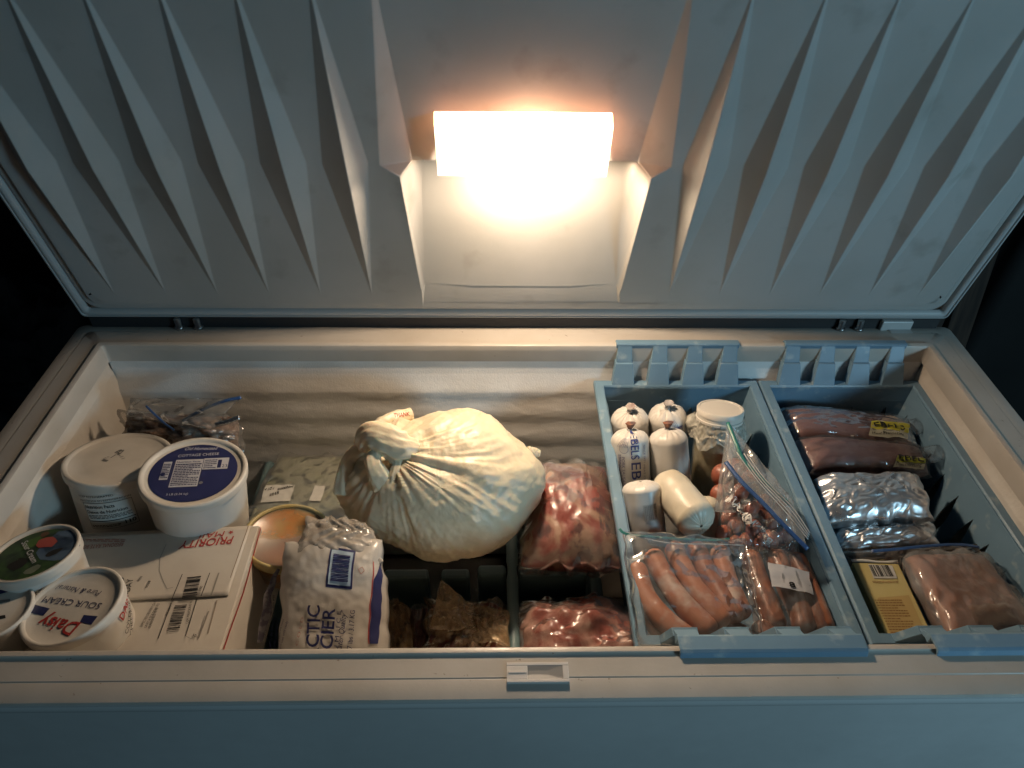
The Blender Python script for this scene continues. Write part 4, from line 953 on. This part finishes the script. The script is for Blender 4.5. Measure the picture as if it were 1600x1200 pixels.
#PART3
# ================================================================== CONTENTS OF THE LEFT BASKET
CHUB = M('sausage_casing', (.68, .66, .62), .35, c2=(.62, .58, .52), sc_=24, lo=.45, hi=.7, bump=.12, bsc=120, dist=.0008, rvar=.08)
CHUBY = M('cream_casing', (.64, .59, .48), .4, c2=(.58, .52, .40), sc_=20, bump=.12, bsc=120, dist=.0008)
CLIPM = [M('clip_rust', (.30, .12, .06), .5, c2=(.12, .08, .08), sc_=90), M('clip_grey', (.28, .25, .24), .4, c2=(.5, .47, .45), sc_=90), M('clip_white', (.5, .46, .42), .5, c2=(.3, .22, .2), sc_=90)]
def chub(label, top, base, r, clip=None, m=None, prt=None, gather=1.0, squash=.62):
    """a filled casing: straight roll with a gathered dome and a clipped tuft"""
    ax = top-base; Lh = ax.length; xa = CR - ax.normalized()*CR.dot(ax.normalized())
    root = thing('sausage_roll', label, 'sausage roll', fr(base, xa, ax), 'white sausage rolls standing in the basket')
    N, g = 96, []
    prof = [(.0001, 0), (r*.6, .004), (r*.9, .014), (r, .03)]
    zc = Lh-r*squash
    for k in range(1, 12): prof.append((r*(1+.012*math.sin(k*1.7)), .03+(zc-.03)*k/11))
    for k in range(1, 22):
        a = math.pi/2*k/21; prof.append((max(.0022, r*math.cos(a)**.8), zc+r*squash*math.sin(a)))
    for rr_, z in prof:
        row = []
        for q in range(N):
            t = 2*math.pi*q/N; near = max(0, (z-zc)/(r*squash)); inn = max(0, 1-rr_/r)
            fo = ridge(t*2.4+noise.noise(V((math.cos(t)*2, math.sin(t)*2, base.x*30)))*1.6)-.5
            rv = rr_*(1+gather*.10*fo*min(1, inn*3.5)*(near > 0)) + .0012*noise.noise(V((math.cos(t)*2, math.sin(t)*2, z*40+base.x*9)))
            row.append(V((rv*math.cos(t), rv*math.sin(t), z+(.0018*fo*gather*min(1, inn*3) if near > 0 else 0))))
        g.append(row)
    mb = MB(); mb.grid(g, 0, True); body = mb.build('casing', m or CHUB, root)
    if clip is not None:
        mb = MB(); g = []
        for k in range(9):
            t_ = k/8; rr_ = (.0022+.0065*t_**1.3) if k > 0 else .0026
            g.append([V((rr_*(1+.35*(ridge(q/24*6+k*.2)-.5))*math.cos(2*math.pi*q/24)+.002*t_, rr_*(1+.35*(ridge(q/24*6+k*.2)-.5))*math.sin(2*math.pi*q/24), Lh-.001+.0135*t_+.003*t_*noise.noise(V((q*.5, k*.3, base.x*10))))) for q in range(24)])
        mb.grid(g, 0, True); mb.add(g[-1], [list(range(24))]); tf = mb.build('tied_end', CLIPM[clip], root)
        mb = MB(); mb.tube([V((.0042*math.cos(t), .0042*math.sin(t), Lh+.001)) for t in [k*math.pi/7 for k in range(15)]], .0013, 8); mb.build('clip', STEEL, tf)
    sf = lambda x, y, l: (lambda t, zc2: V(((r*1.013+l)*math.cos(t), (r*1.013+l)*math.sin(t), y)) if y < zc else
        V(((max(.002, r*math.sqrt(max(0, 1-((y-zc)/(r*squash))**2)**.8))*1.01+l)*math.cos(t), (max(.002, r*math.sqrt(max(0, 1-((y-zc)/(r*squash))**2)**.8))*1.01+l)*math.sin(t), y+l)))(x/r-math.pi/2, zc)
    if prt:
        pr = Print(sf, root, .0004); prt(pr, Lh, r, zc); pr.build('casing_printing', body)
    return root
INKB = M('royal_ink', (.03, .05, .22), .45); VIO = M('violet_ink', (.12, .11, .22), .5)
def fan(pr, Lh, r, zc, x0, n, m, y0=None):
    for k in range(n):
        x = x0+k*.0035; pr.line([(x, zc-.001), (x*.8, zc+r*.25), (x*.55, zc+r*.42)], .0005, m, 2)
def pr_ebels(pr, Lh, r, zc):
    # the name runs down the roll
    x = .004; n = (0, -1)
    pr.text("EBELS", (x-.008, zc-.028), n, .0165, INKB, .074, 2, .006)
    pr.text("EBELS", (x-.008, zc+.020), n, .0145, INKB, .042, 2, .004)
    pr.text("SINCE 1971", (x+.014, zc), n, .0038, VIO, .03, 2); pr.text("MEAT CO", (x+.013, zc-.034), n, .0038, VIO, .03, 2)
    pr.text("PORK SAUSAGE", (x-.024, zc-.018), n, .0055, VIO, .055, 2); pr.smalltext((x-.030, zc-.014), n, .05, .005, 2, VIO, 2)
    c_ = (x-.020, zc-.004)
    pr.line([(c_[0]+.0075*math.cos(a), c_[1]+.0075*math.sin(a)) for a in [k*math.pi/10 for k in range(21)]], .0006, VIO, 2)
    fan(pr, Lh, r, zc, -.028, 6, VIO)
def pr_small(x0, y0):
    def f(pr, Lh, r, zc):
        pr.rect(x0-.010, zc-y0-.026, x0+.012, zc-y0, PAPER, 1); pr.smalltext((x0-.008, zc-y0-.002), (0, -1), .022, .013, 5, M('soft_ink', (.33, .32, .31), .5), 3)
        pr.text("KEEP FROZEN", (x0+.007, zc-y0-.001), (0, -1), .0035, BLACK, .022, 3)
    return f
def pr_fan(pr, Lh, r, zc):
    fan(pr, Lh, r, zc, -.014, 9, VIO); pr.line([(-.014, zc-.001), (-.012, zc-.005), (.014, zc-.005), (.016, zc-.001)], .0006, VIO, 2)
    for k in range(12): pr.rect(.004+k*.0016, zc-.001-(k % 3)*.003, .005+k*.0016, zc+.002, INKB, 2)
chub('plain white sausage roll at the back left, tied with a pale twist', Q(984, 643, -.055), Q(986, 775, -.26), .0335, 2)
chub('white sausage roll with a fan of violet print under its knot, beside the jar', Q(1043, 638, -.055), Q(1042, 770, -.26), .0345, 1, prt=pr_fan)
chub('white sausage roll with big blue lettering down its side', Q(984, 672, -.045), Q(990, 850, -.23), .0325, 0, prt=pr_ebels)
chub('white sausage roll with rust-brown clip and small pale label, right of the lettered one', Q(1043, 671, -.045), Q(1056, 850, -.23), .0335, 0, prt=pr_small(-.006, .040), gather=.6)
chub('short white sausage roll with a flat folded end, lowest on the left', Q(1001, 752, -.055), Q(1016, 880, -.16), .0315, None, prt=pr_small(.004, .018), gather=.5, squash=.45)
def pr_cream(pr, Lh, r, zc):
    pr.rect(-.016, zc-.062, .020, zc-.004, M('cream_label', (.60, .54, .36), .5), 1)
    pr.rect(.0205, zc-.062, .0235, zc-.004, M('olive_label', (.30, .28, .05), .5), 2)
    pr.smalltext((.010, zc-.012), (0, -1), .022, .010, 4, M('soft_ink'), 3); pr.text("NET WT 16 OZ", (.014, zc-.010), (0, -1), .0036, BLACK, .024, 3)
    pr.line([(-.006+.006*math.cos(a), zc-.052+.006*math.sin(a)) for a in [k*math.pi/8 for k in range(17)]], .0005, M('soft_ink'), 3)
chub('lying cream sausage roll with a yellow-edged label, between the white rolls', Q(1096, 822, -.058), Q(1036, 748, -.078), .0320, None, CHUBY, pr_cream, .5, .6)
chub('small cream sausage roll mostly hidden at the right of the lying one', Q(1098, 778, -.075), Q(1112, 860, -.15), .024, None, CHUBY, None, .4)
# the bluish gathered end of the lying roll
# jar ------------------------------------------------------------
jt, jb = Q(1126, 637, -.030), Q(1108, 790, -.215); ax = jt-jb; Lh = ax.length; xa = CR-ax.normalized()*CR.dot(ax.normalized())
root = thing('glass_jar', 'glass jar of frozen yellow broth with white screw lid and torn frosty film', 'jar', fr(jb, xa, ax))
mb = MB(); mb.lathe([(.0001, .004), (.034, .004), (.037, .012), (.0375, Lh-.062), (.034, Lh-.045), (.0001, Lh-.044)], 48)
mb.build('frozen_broth', M('broth_ice', (.34, .26, .12), .45, c2=(.46, .38, .22), sc_=22, lo=.4, hi=.65, bump=.3, bsc=60, coat=.3), root)
mb = MB(); mb.lathe([(.0001, 0), (.037, 0), (.0405, .006), (.0405, Lh-.055), (.036, Lh-.036), (.034, Lh-.028), (.034, Lh-.012)], 48)
mb.build('jar_glass', film('jar_glass', haze=.06, hazec=(.7, .7, .6), rough=.06, bsc=6, bump=.1, frost=.25, fsc=30), root)
mb = MB(); mb.lathe([(.0395, Lh-.022), (.041, Lh-.0215), (.041, Lh-.017), (.0395, Lh-.0165), (.0395, Lh-.010), (.0405, Lh-.0095), (.0405, Lh-.002), (.039, Lh), (.036, Lh+.0002), (.035, Lh-.0012), (.0001, Lh-.001)], 64)
mb.build('jar_lid', M('jar_lid_plastic', (.66, .63, .57), .4, bump=.06, bsc=150), root, sharp=45)
g = []
for j in range(26):
    t = j/25; row = []
    for i in range(150):
        a = 2*math.pi*i/150; n1 = noise.noise(V((math.cos(a)*2.2, math.sin(a)*2.2, t*2))); n2 = fbm(V((math.cos(a)*7, math.sin(a)*7, t*5)), 3)
        rr_ = .0385+.010*t+.0035*n2+.006*max(0, n1)*t+(.016*max(0, math.cos(a-2.75))**12*(1-abs(t-.35)*2) if t < .85 else 0)
        z = Lh-.017-.040*t*(1+.45*n1)+.004*n2*t
        row.append(V((rr_*math.cos(a), rr_*math.sin(a), z)))
    g.append(row)
mb = MB(); mb.grid(g, 0, True); mb.build('frosted_film', film('neck_film', haze=.42, hazec=(.6, .58, .5), rough=.2, bsc=40, bump=.8, frost=.4, fsc=40), root)

# sausages in zip bags ---------------------------------------------
SAU = M('bratwurst', (.38, .15, .08), .55, c2=(.30, .10, .055), sc_=24, lo=.4, hi=.65, bump=.3, bsc=90, dist=.002, coat=.15, c3=(.5, .42, .36), sc3=26, lo3=.50, hi3=.72)
SAU2 = M('dark_bratwurst', (.25, .085, .045), .42, c2=(.34, .14, .08), sc_=20, lo=.4, hi=.6, bump=.3, bsc=90, dist=.002, coat=.2, c3=(.45, .36, .30), sc3=22, lo3=.58, hi3=.78)
def sausage(pts, r, parent, m):
    Mi = parent.matrix_world.inverted(); P_ = [V(p) for p in pts]; N = 26; out = []
    def at(t):
        x = t*(len(P_)-1); i = min(int(x), len(P_)-2); f_ = x-i
        p0, p1, p2, p3 = P_[max(i-1, 0)], P_[i], P_[i+1], P_[min(i+2, len(P_)-1)]
        return .5*((2*p1)+(p2-p0)*f_+(2*p0-5*p1+4*p2-p3)*f_*f_+(3*p1-p0-3*p2+p3)*f_**3)
    for k in range(N+1): out.append(Mi @ at(.5-.5*math.cos(math.pi*k/N)))
    def rad(t):
        u = .5-.5*math.cos(math.pi*t); e = min(u, 1-u)*((P_[0]-P_[-1]).length)/r
        return max(.0008, r*(1 if e > 1 else math.sqrt(max(0, 1-(1-e)**2))**.9)*(1+.05*math.sin(u*9+r*900)))
    mb = MB(); mb.tube(out, rad, 20); return mb.build('sausage', m, parent)
def zipbag(label, cs, up, down, fm, seed, fn=None, p=3, edge=.01, fa=.004, q_=.5, group='zip bags of sausages'):
    c = [Q(*q) for q in cs]
    fcn = lambda u, v: (fn(u, v) if fn else 0)+fa*(ridge(u*3+2*noise.noise(V((u*3, v*3, seed))))-.5)*.5+fa*.6*fbm(V((u*7, v*7, seed+3)), 3)
    mb, sf, U, Vv, Mx = pillow(*c, up, down, 60, 60, p, fcn, edge=edge, seed=seed, edge_z=.006, q=q_)
    root = thing('zip_bag', label, 'zip bag', Mx, group); ob = mb.build('bag_film', fm, root)
    return root, ob, sf, U, Vv
BF = film('brat_bag_film', haze=.04, rough=.09, bsc=12, bump=.8, dist=.006, frost=.07, fsc=60, stretch=(1.6, .6, 1))
rb, obf, sf, U, Vv = zipbag('zip bag of long orange-brown sausages with a green zip, front left of the basket', ((996, 1012, -.055), (1200, 1012, -.060), (1165, 842, -.060), (972, 828, -.045)), .016, 1.9, BF, 51, edge=.004)
for k, (m, r, pts) in enumerate((
    (SAU, .0160, ((992, 882), (1008, 930), (1040, 972), (1086, 1004))), (SAU, .0160, ((1016, 862), (1044, 912), (1076, 954), (1116, 990))),
    (SAU, .0155, ((1050, 850), (1074, 900), (1104, 942), (1138, 976))), (SAU2, .0150, ((1084, 850), (1106, 896), (1128, 932), (1150, 974))),
    (SAU, .0150, ((1122, 856), (1134, 896), (1146, 930), (1162, 966))), (SAU2, .0150, ((1126, 968), (1146, 986), (1172, 1000))), (SAU, .015, ((1010, 950), (1030, 984), (1060, 1006))))):
    sausage([Q(x, y, -.078-(.014 if k > 4 else 0)) for x, y in pts], r, rb, m)
strip('zip_strip', [Q(968, 826, -.040), Q(978, 834, -.042), Q(1010, 838, -.046), Q(1060, 842, -.05), Q(1110, 844, -.054), Q(1140, 842, -.056)], .0024, ZG, rb)
strip('bag_edge', [Q(972, 832, -.044), Q(1040, 848, -.05), Q(1110, 850, -.055), Q(1163, 852, -.058)], .0011, ZC, rb)
rb2, obf2, sf2, U2, V2 = zipbag('zip bag of dull brown sausages with a white marked label, front right of the basket', ((1188, 1012, -.075), (1305, 1006, -.080), (1246, 852, -.085), (1152, 850, -.080)), .014, 2.0, BF, 57, edge=.004)
for k, (m, r, pts) in enumerate((
    (SAU2, .0165, ((1170, 862), (1184, 905), (1200, 948), (1216, 984))), (SAU2, .0170, ((1210, 862), (1226, 905), (1248, 950), (1258, 988))),
    (SAU2, .0160, ((1240, 868), (1258, 905), (1274, 948), (1292, 990))), (SAU2, .0155, ((1184, 972), (1196, 990), (1218, 1004))))):
    sausage([Q(x, y, -.094) for x, y in pts], r, rb2, m)
pr = Print(sf2, rb2, .0003); g = (.05, .08)
def plab(pr, pxs, m, g, lv=2, n=8):
    A = [pr.inv(*q, g=g) for q in pxs]
    vs = []; fs = []
    for j in range(n+1):
        for i in range(n+1):
            u, v = i/n, j/n; vs.append(tuple(A[0][k]*(1-u)*(1-v)+A[1][k]*u*(1-v)+A[2][k]*u*v+A[3][k]*(1-u)*v for k in (0, 1)))
    for j in range(n):
        for i in range(n): o = j*(n+1)+i; fs.append([o, o+1, o+n+2, o+n+1])
    pr.add(vs, fs, m, lv, 1); return A
plab(pr, ((1206, 917), (1271, 930), (1264, 894), (1199, 879)), M('cool_paper', (.42, .43, .46), .6), g)
pr.textpx("8", (1234, 918), (1243, 919), .0095, BLACK, lv=5, bold=.02, g=g)
pr.build('marked_label', obf2)
# meatball-like sausage chunks in the upright bag
ub = [Q(1116, 866, -.105), Q(1250, 866, -.085), Q(1232, 770, -.035), Q(1133, 690, -.030)]
fcn = lambda u, v: .008*(ridge(u*2.2+2*noise.noise(V((u*3, v*3, 3))))-.5)+.006*fbm(V((u*6, v*6, 5)), 3)
mb, sfu, Uu, Vu, Mx = pillow(*ub, .030, 1.2, 60, 60, 3, fcn, edge=.006, seed=61, edge_z=.006)
ru = thing('zip_bag', 'upright zip bag of reddish sausage pieces with blue and green zips, by the jar', 'zip bag', Mx, 'zip bags of sausages')
ouf = mb.build('bag_film', film('upright_film', haze=.05, rough=.10, bsc=18, bump=.9, dist=.006, frost=.12, fsc=30), ru)
SAU3 = M('red_sausage', (.27, .07, .04), .5, c2=(.34, .13, .08), sc_=24, lo=.4, hi=.62, bump=.25, bsc=90, coat=.1)
for k, (x, y, dz, ax_, ay_) in enumerate(((1130, 744, 0, 6, 22), (1148, 735, -.01, 8, 20), (1158, 772, .006, 6, 12), (1141, 793, .0, 3, 16), (1176, 800, .010, 5, 9), (1195, 790, -.002, 9, 9), (1150, 825, .004, 6, 10), (1208, 815, .004, 8, 8), (1178, 830, .006, 7, 9),
    (1132, 838, -.006, 4, 12), (1232, 838, -.006, 8, 8), (1204, 846, -.004, 10, 6), (1165, 850, -.006, 8, 6), (1222, 800, -.012, 8, 10), (1172, 752, -.012, 8, 12), (1126, 775, -.012, 2, 18), (1140, 812, -.01, 5, 12), (1190, 812, -.012, 8, 8), (1168, 800, -.014, 6, 9), (1220, 842, -.014, 8, 8), (1150, 852, -.01, 6, 8), (1140, 760, -.01, 4, 14), (1188, 848, -.002, 8, 6))):
    c_ = Q(x, y, -.082+dz); a_ = V(((ax_)*.0011, -.0006*ay_, ay_*.0004)); sausage([c_-a_, c_+V((0, 0, .002)), c_+a_], .0195, ru, SAU3)
def qz(L_): return [Q(*q) for q in L_]
strip('zip_strip', qz(((1134, 722, -.005), (1158, 752, -.008), (1190, 784, -.014), (1226, 822, -.022), (1262, 858, -.035))), .0034, ZB, ru)
strip('zip_strip', qz(((1137, 660, .012), (1150, 692, .008), (1164, 722, .0), (1195, 752, -.01), (1236, 790, -.022))), .0030, ZG, ru)
for k in range(4):
    o = 4+k*4.2
    strip('zip_rib', qz(((1146+o*1.3, 706+o*.2, .004-.0*k), (1180+o, 752-o*.1, -.006), (1222+o, 800-o*.4, -.018), (1262+o*.2, 846-o*.8, -.032))), .0008, ZC, ru)
c = [Q(1134, 724, -.006), Q(1262, 858, -.036), Q(1240, 782, -.020), Q(1140, 662, .010)]
mb, *_r = pillow(*c, .004, .5, 40, 20, 3, lambda u, v: .004*fbm(V((u*6, v*3, 5)), 3)+.003*(ridge(v*2+u*2)-.5), edge=.003, seed=63); ob = mb.build('bag_mouth', film('mouth_film', haze=.16, rough=.12, bsc=26, bump=.6), ru); ob.matrix_parent_inverse = ru.matrix_world.inverted(); ob.matrix_world = _r[-1]
c = [Q(1116, 800, -.06), Q(1150, 800, -.05), Q(1140, 664, .008), Q(1136, 664, .008)]
mb, *_r = pillow(*c, .006, .5, 20, 40, 3, lambda u, v: .005*(ridge(u*2+noise.noise(V((u*3, v*5, 1))))-.5), edge=.003, seed=64); ob = mb.build('bag_side', film('mouth_film'), ru); ob.matrix_parent_inverse = ru.matrix_world.inverted(); ob.matrix_world = _r[-1]
pr = Print(sfu, ru, .0020); g = (.06, .05)
pr.textpx("Mild Sausage", (1136, 782), (1172, 814), .0075, M('white_ink', (.75, .73, .70), .5), bold=.015, lv=4, g=g); pr.textpx("Mild Sausage", (1170, 816), (1206, 845), .0075, M('white_ink'), bold=.015, lv=4, g=g)
pr.build('printed_lettering', ouf)

# ================================================================== CONTENTS OF THE RIGHT BASKET
VEN = M('venison', (.19, .095, .09), .4, c2=(.26, .15, .13), sc_=14, lo=.4, hi=.65, bump=.35, bsc=24, dist=.006, coat=.4, c3=(.10, .04, .04), sc3=18, lo3=.55, hi3=.68)
EF = film('tight_clear', haze=.04, rough=.10, bsc=22, bump=.9, stretch=(.7, 1.6, 1))
GRL = M('lime_label', (.40, .42, .04), .5)
for k, (lb, cs, lab4, wd, op) in enumerate((
    ('long mauve-brown meat roll in clear wrap with a whole yellow label, at the back', ((1238, 690, -.115), (1428, 700, -.12), (1412, 655, -.125), (1216, 645, -.115)), ((1357, 680), (1418, 686), (1421, 662), (1361, 658)), "EBELS", 0),
    ('long mauve-brown meat roll in clear wrap with a half hidden label, beside the foil', ((1262, 742, -.11), (1452, 742, -.115), (1436, 700, -.115), (1242, 690, -.11)), ((1395, 730), (1443, 733), (1447, 716), (1402, 712)), "EBEL", 1))):
    rp, ob, sf, U, Vv, sfi = pack('meat_roll', lb, 'frozen meat', cs, .030, 1.5, VEN, EF, 71+k, lambda u, v: .004*math.sin(u*5+1), fa=.004, edge=.006, group='labelled meat rolls in the right basket', p=3.2)
    pr = Print(sf, ob, .0003); g = (.16, .02)
    A = plab(pr, lab4, M('label_cream', (.50, .48, .36), .5), g); mid = lambda a, b, t: (a[0]*(1-t)+b[0]*t, a[1]*(1-t)+b[1]*t)
    l0, l1 = mid(A[0], A[3], .36), mid(A[1], A[2], .36); n = 12; vs = []; fs = []
    for j in range(2):
        for i in range(n+1):
            a = mid(l0, l1, i/n); b = mid(A[3], A[2], i/n); vs.append(mid(a, b, j*.94))
    pr.add(vs, [[i, i+1, n+2+i, n+1+i] for i in range(n)], YEL if k == 0 else GRL, 4, .004)
    d = V((l1[0]-l0[0], l1[1]-l0[1])); L = d.length; d = d/L
    o_ = mid(l0, A[3], .2); pr.text(wd, (o_[0]+d.x*L*.10, o_[1]+d.y*L*.10), (d.x, d.y), .0105, BLACK, L*.8, 9, .015)
    o_ = mid(A[0], A[3], .1); pr.text("Meat Processing", (o_[0]+d.x*L*.08, o_[1]+d.y*L*.08), (d.x, d.y), .005, BLACK, L*.8, 6, 0)
    pr.build('yellow_label', ob)
    # twisted clear end of the wrap
    e0 = (V(Q(*cs[1]))+V(Q(*cs[2])))/2+V((0, 0, .015)); Mi_ = rp.matrix_world.inverted()
    crumple('wrap_end', [Mi_ @ e0, Mi_ @ (e0+V((.022, .004, .004))), Mi_ @ (e0+V((.036, -.004, .0)))], lambda t: .018-.006*t, .008, rp, EF, 3+k)
FOIL = M('aluminium_foil', (.80, .80, .81), .36, metal=.88, bump=.45, bsc=24, dist=.004, rvar=.12, bdet=6)
def foilfn(sd, a=1):
    def f(u, v):
        x = V((u*9, v*7, sd)); vd = noise.voronoi(V((u*4+.8*noise.noise(x), v*3, sd)))[0]
        return a*(.007*(vd[1]-vd[0])+.006*fbm(V((u*3, v*3, sd+2)), 3)-.003*ridge(u*5+v*2+noise.noise(x)))
    return f
for k, (lb, cs, up, dn_) in enumerate((('larger crumpled aluminium foil pack stacked on top of the other', ((1288, 820, -.095), (1458, 812, -.095), (1434, 744, -.10), (1270, 750, -.10)), .034, 1.3), ('flatter crumpled aluminium foil pack squashed underneath the bigger one', ((1306, 864, -.12), (1466, 858, -.12), (1452, 812, -.13), (1296, 820, -.13)), .026, 1.3))):
    c = [Q(*q) for q in cs]; mb, *_r = pillow(*c, up, dn_, 130, 90, 2.4, foilfn(3+k*5, .75), edge=.008, seed=80+k, q=.42, edge_z=.006)
    root = thing('foil_pack', lb, 'foil pack', _r[-1], 'foil packs in the right basket'); mb.build('foil', FOIL, root)
# yellow carton
yt = [Q(1332, 879, -.105), Q(1404, 881, -.105), Q(1462, 1002, -.095), Q(1390, 1004, -.095)]; dn = V((.004, .003, -.14))
nn = (yt[1]-yt[0]).cross(yt[3]-yt[0]).normalized(); nn = nn if nn.z > 0 else -nn
root = thing('yellow_carton', 'narrow yellow carton with a barcode on its end, standing beside the chicken bag', 'carton', fr((yt[0]+yt[2])/2+dn, yt[1]-yt[0], V((0, 0, 1)))); Mi = root.matrix_world.inverted()
mb = MB(); mb.hexa([Mi @ (p+dn) for p in yt], [Mi @ p for p in yt])
YC = M('yellow_carton', (.55, .47, .21), .5, c2=(.50, .38, .13), sc_=14, lo=.4, hi=.7, bump=.1, bsc=60); yb_ = mb.build('carton_body', YC, root, smooth=False, bevel=.0015)
ex = (yt[2]-yt[3]).normalized(); ey = nn.cross(ex); ey = ey if ey.y > 0 else -ey
pr = Print(lambda x, y, l: Mi @ (yt[3]+ex*x+ey*y+nn*(.0004+l)), root)
A = plab(pr, ((1365, 904), (1402, 904), (1394, 884), (1356, 882)), PAPER, (0, 0)); d = V((A[1][0]-A[0][0], A[1][1]-A[0][1])); L = d.length; d = d/L
h_ = V((A[3][0]-A[0][0], A[3][1]-A[0][1])).length; pr.barcode((A[0][0]+d.x*L*.06, A[0][1]+h_*.12), (d.x, d.y), L*.88, h_*.8, BLACK, 15, 4)
pr.smalltext(pr.inv(1364, 911), (d.x, d.y), L*1.1, .004, 2, M('brown_ink', (.22, .10, .03), .5), 2)
A = plab(pr, ((1392, 994), (1448, 992), (1420, 930), (1371, 934)), M('tan_label', (.46, .33, .13), .5), (0, 0), 1)
pr.smalltext((A[0][0]+.002, A[0][1]+.004), (d.x, d.y), .040, V((A[3][0]-A[0][0], A[3][1]-A[0][1])).length*.9, 13, M('brown_ink'), 3, fill=.3)
pr.build('carton_printing', yb_)
mb = MB(); mb.grid([[Mi @ (yt[0].lerp(yt[1], i/8)+V((0, .001+.0045*j, .0006+.0018*math.sin(i*.9)*j))) for i in range(9)] for j in range(2)])
tb = mb.build('carton_tab', PAPER, yb_); so = tb.modifiers.new('thick', 'SOLIDIFY'); so.thickness = .0008
# chicken bag and the zip bag behind it
CH = M('chicken_meat', (.34, .155, .095), .4, c2=(.26, .10, .06), sc_=12, lo=.4, hi=.65, bump=.3, bsc=20, dist=.006, coat=.4, c3=(.17, .04, .03), sc3=12, lo3=.6, hi3=.7)
rc, ob, sf, U, Vv, _ = pack('chicken_bag', 'flat clear zip bag of pale pinkish chicken breast, right of the yellow carton', 'frozen meat', ((1488, 1004, -.075), (1625, 990, -.09), (1534, 868, -.115), (1412, 872, -.11)), .020, 2.2, CH, film('chicken_film', tint=(.97, .95, .92), haze=.10, rough=.14, bsc=14, bump=.5, frost=.15, fsc=12), 91, lump(.003, 2.5, 2), p=5, fa=.004, edge=.004)
pr = Print(sf, ob, .0012); plab(pr, ((1527, 984), (1590, 975), (1572, 944), (1512, 948)), film('clear_label', haze=.22, hazec=(.45, .36, .28), rough=.3, bsc=5, bump=.1), (.08, .03)); pr.build('faint_label', ob)
root = thing('zip_bag', 'empty-looking grey zip bag top with a dark blue zip, between foil and chicken', 'zip bag', T(1.0*Q(1420, 862, -.12).x, Q(1420, 862, -.12).y, -.12))
bpy.context.view_layer.update()
flap('bag_film', ((1312, 900, -.13), (1545, 880, -.12), (1525, 850, -.10), (1318, 862, -.11)), root, film('grey_film', tint=(.8, .78, .76), haze=.35, hazec=(.32, .30, .28), rough=.25, bsc=14, bump=.5), 95, .005)
strip('zip_strip', qz(((1362, 861, -.100), (1400, 858, -.098), (1450, 853, -.096), (1500, 851, -.096), (1530, 855, -.100))), .0028, ZB, root)
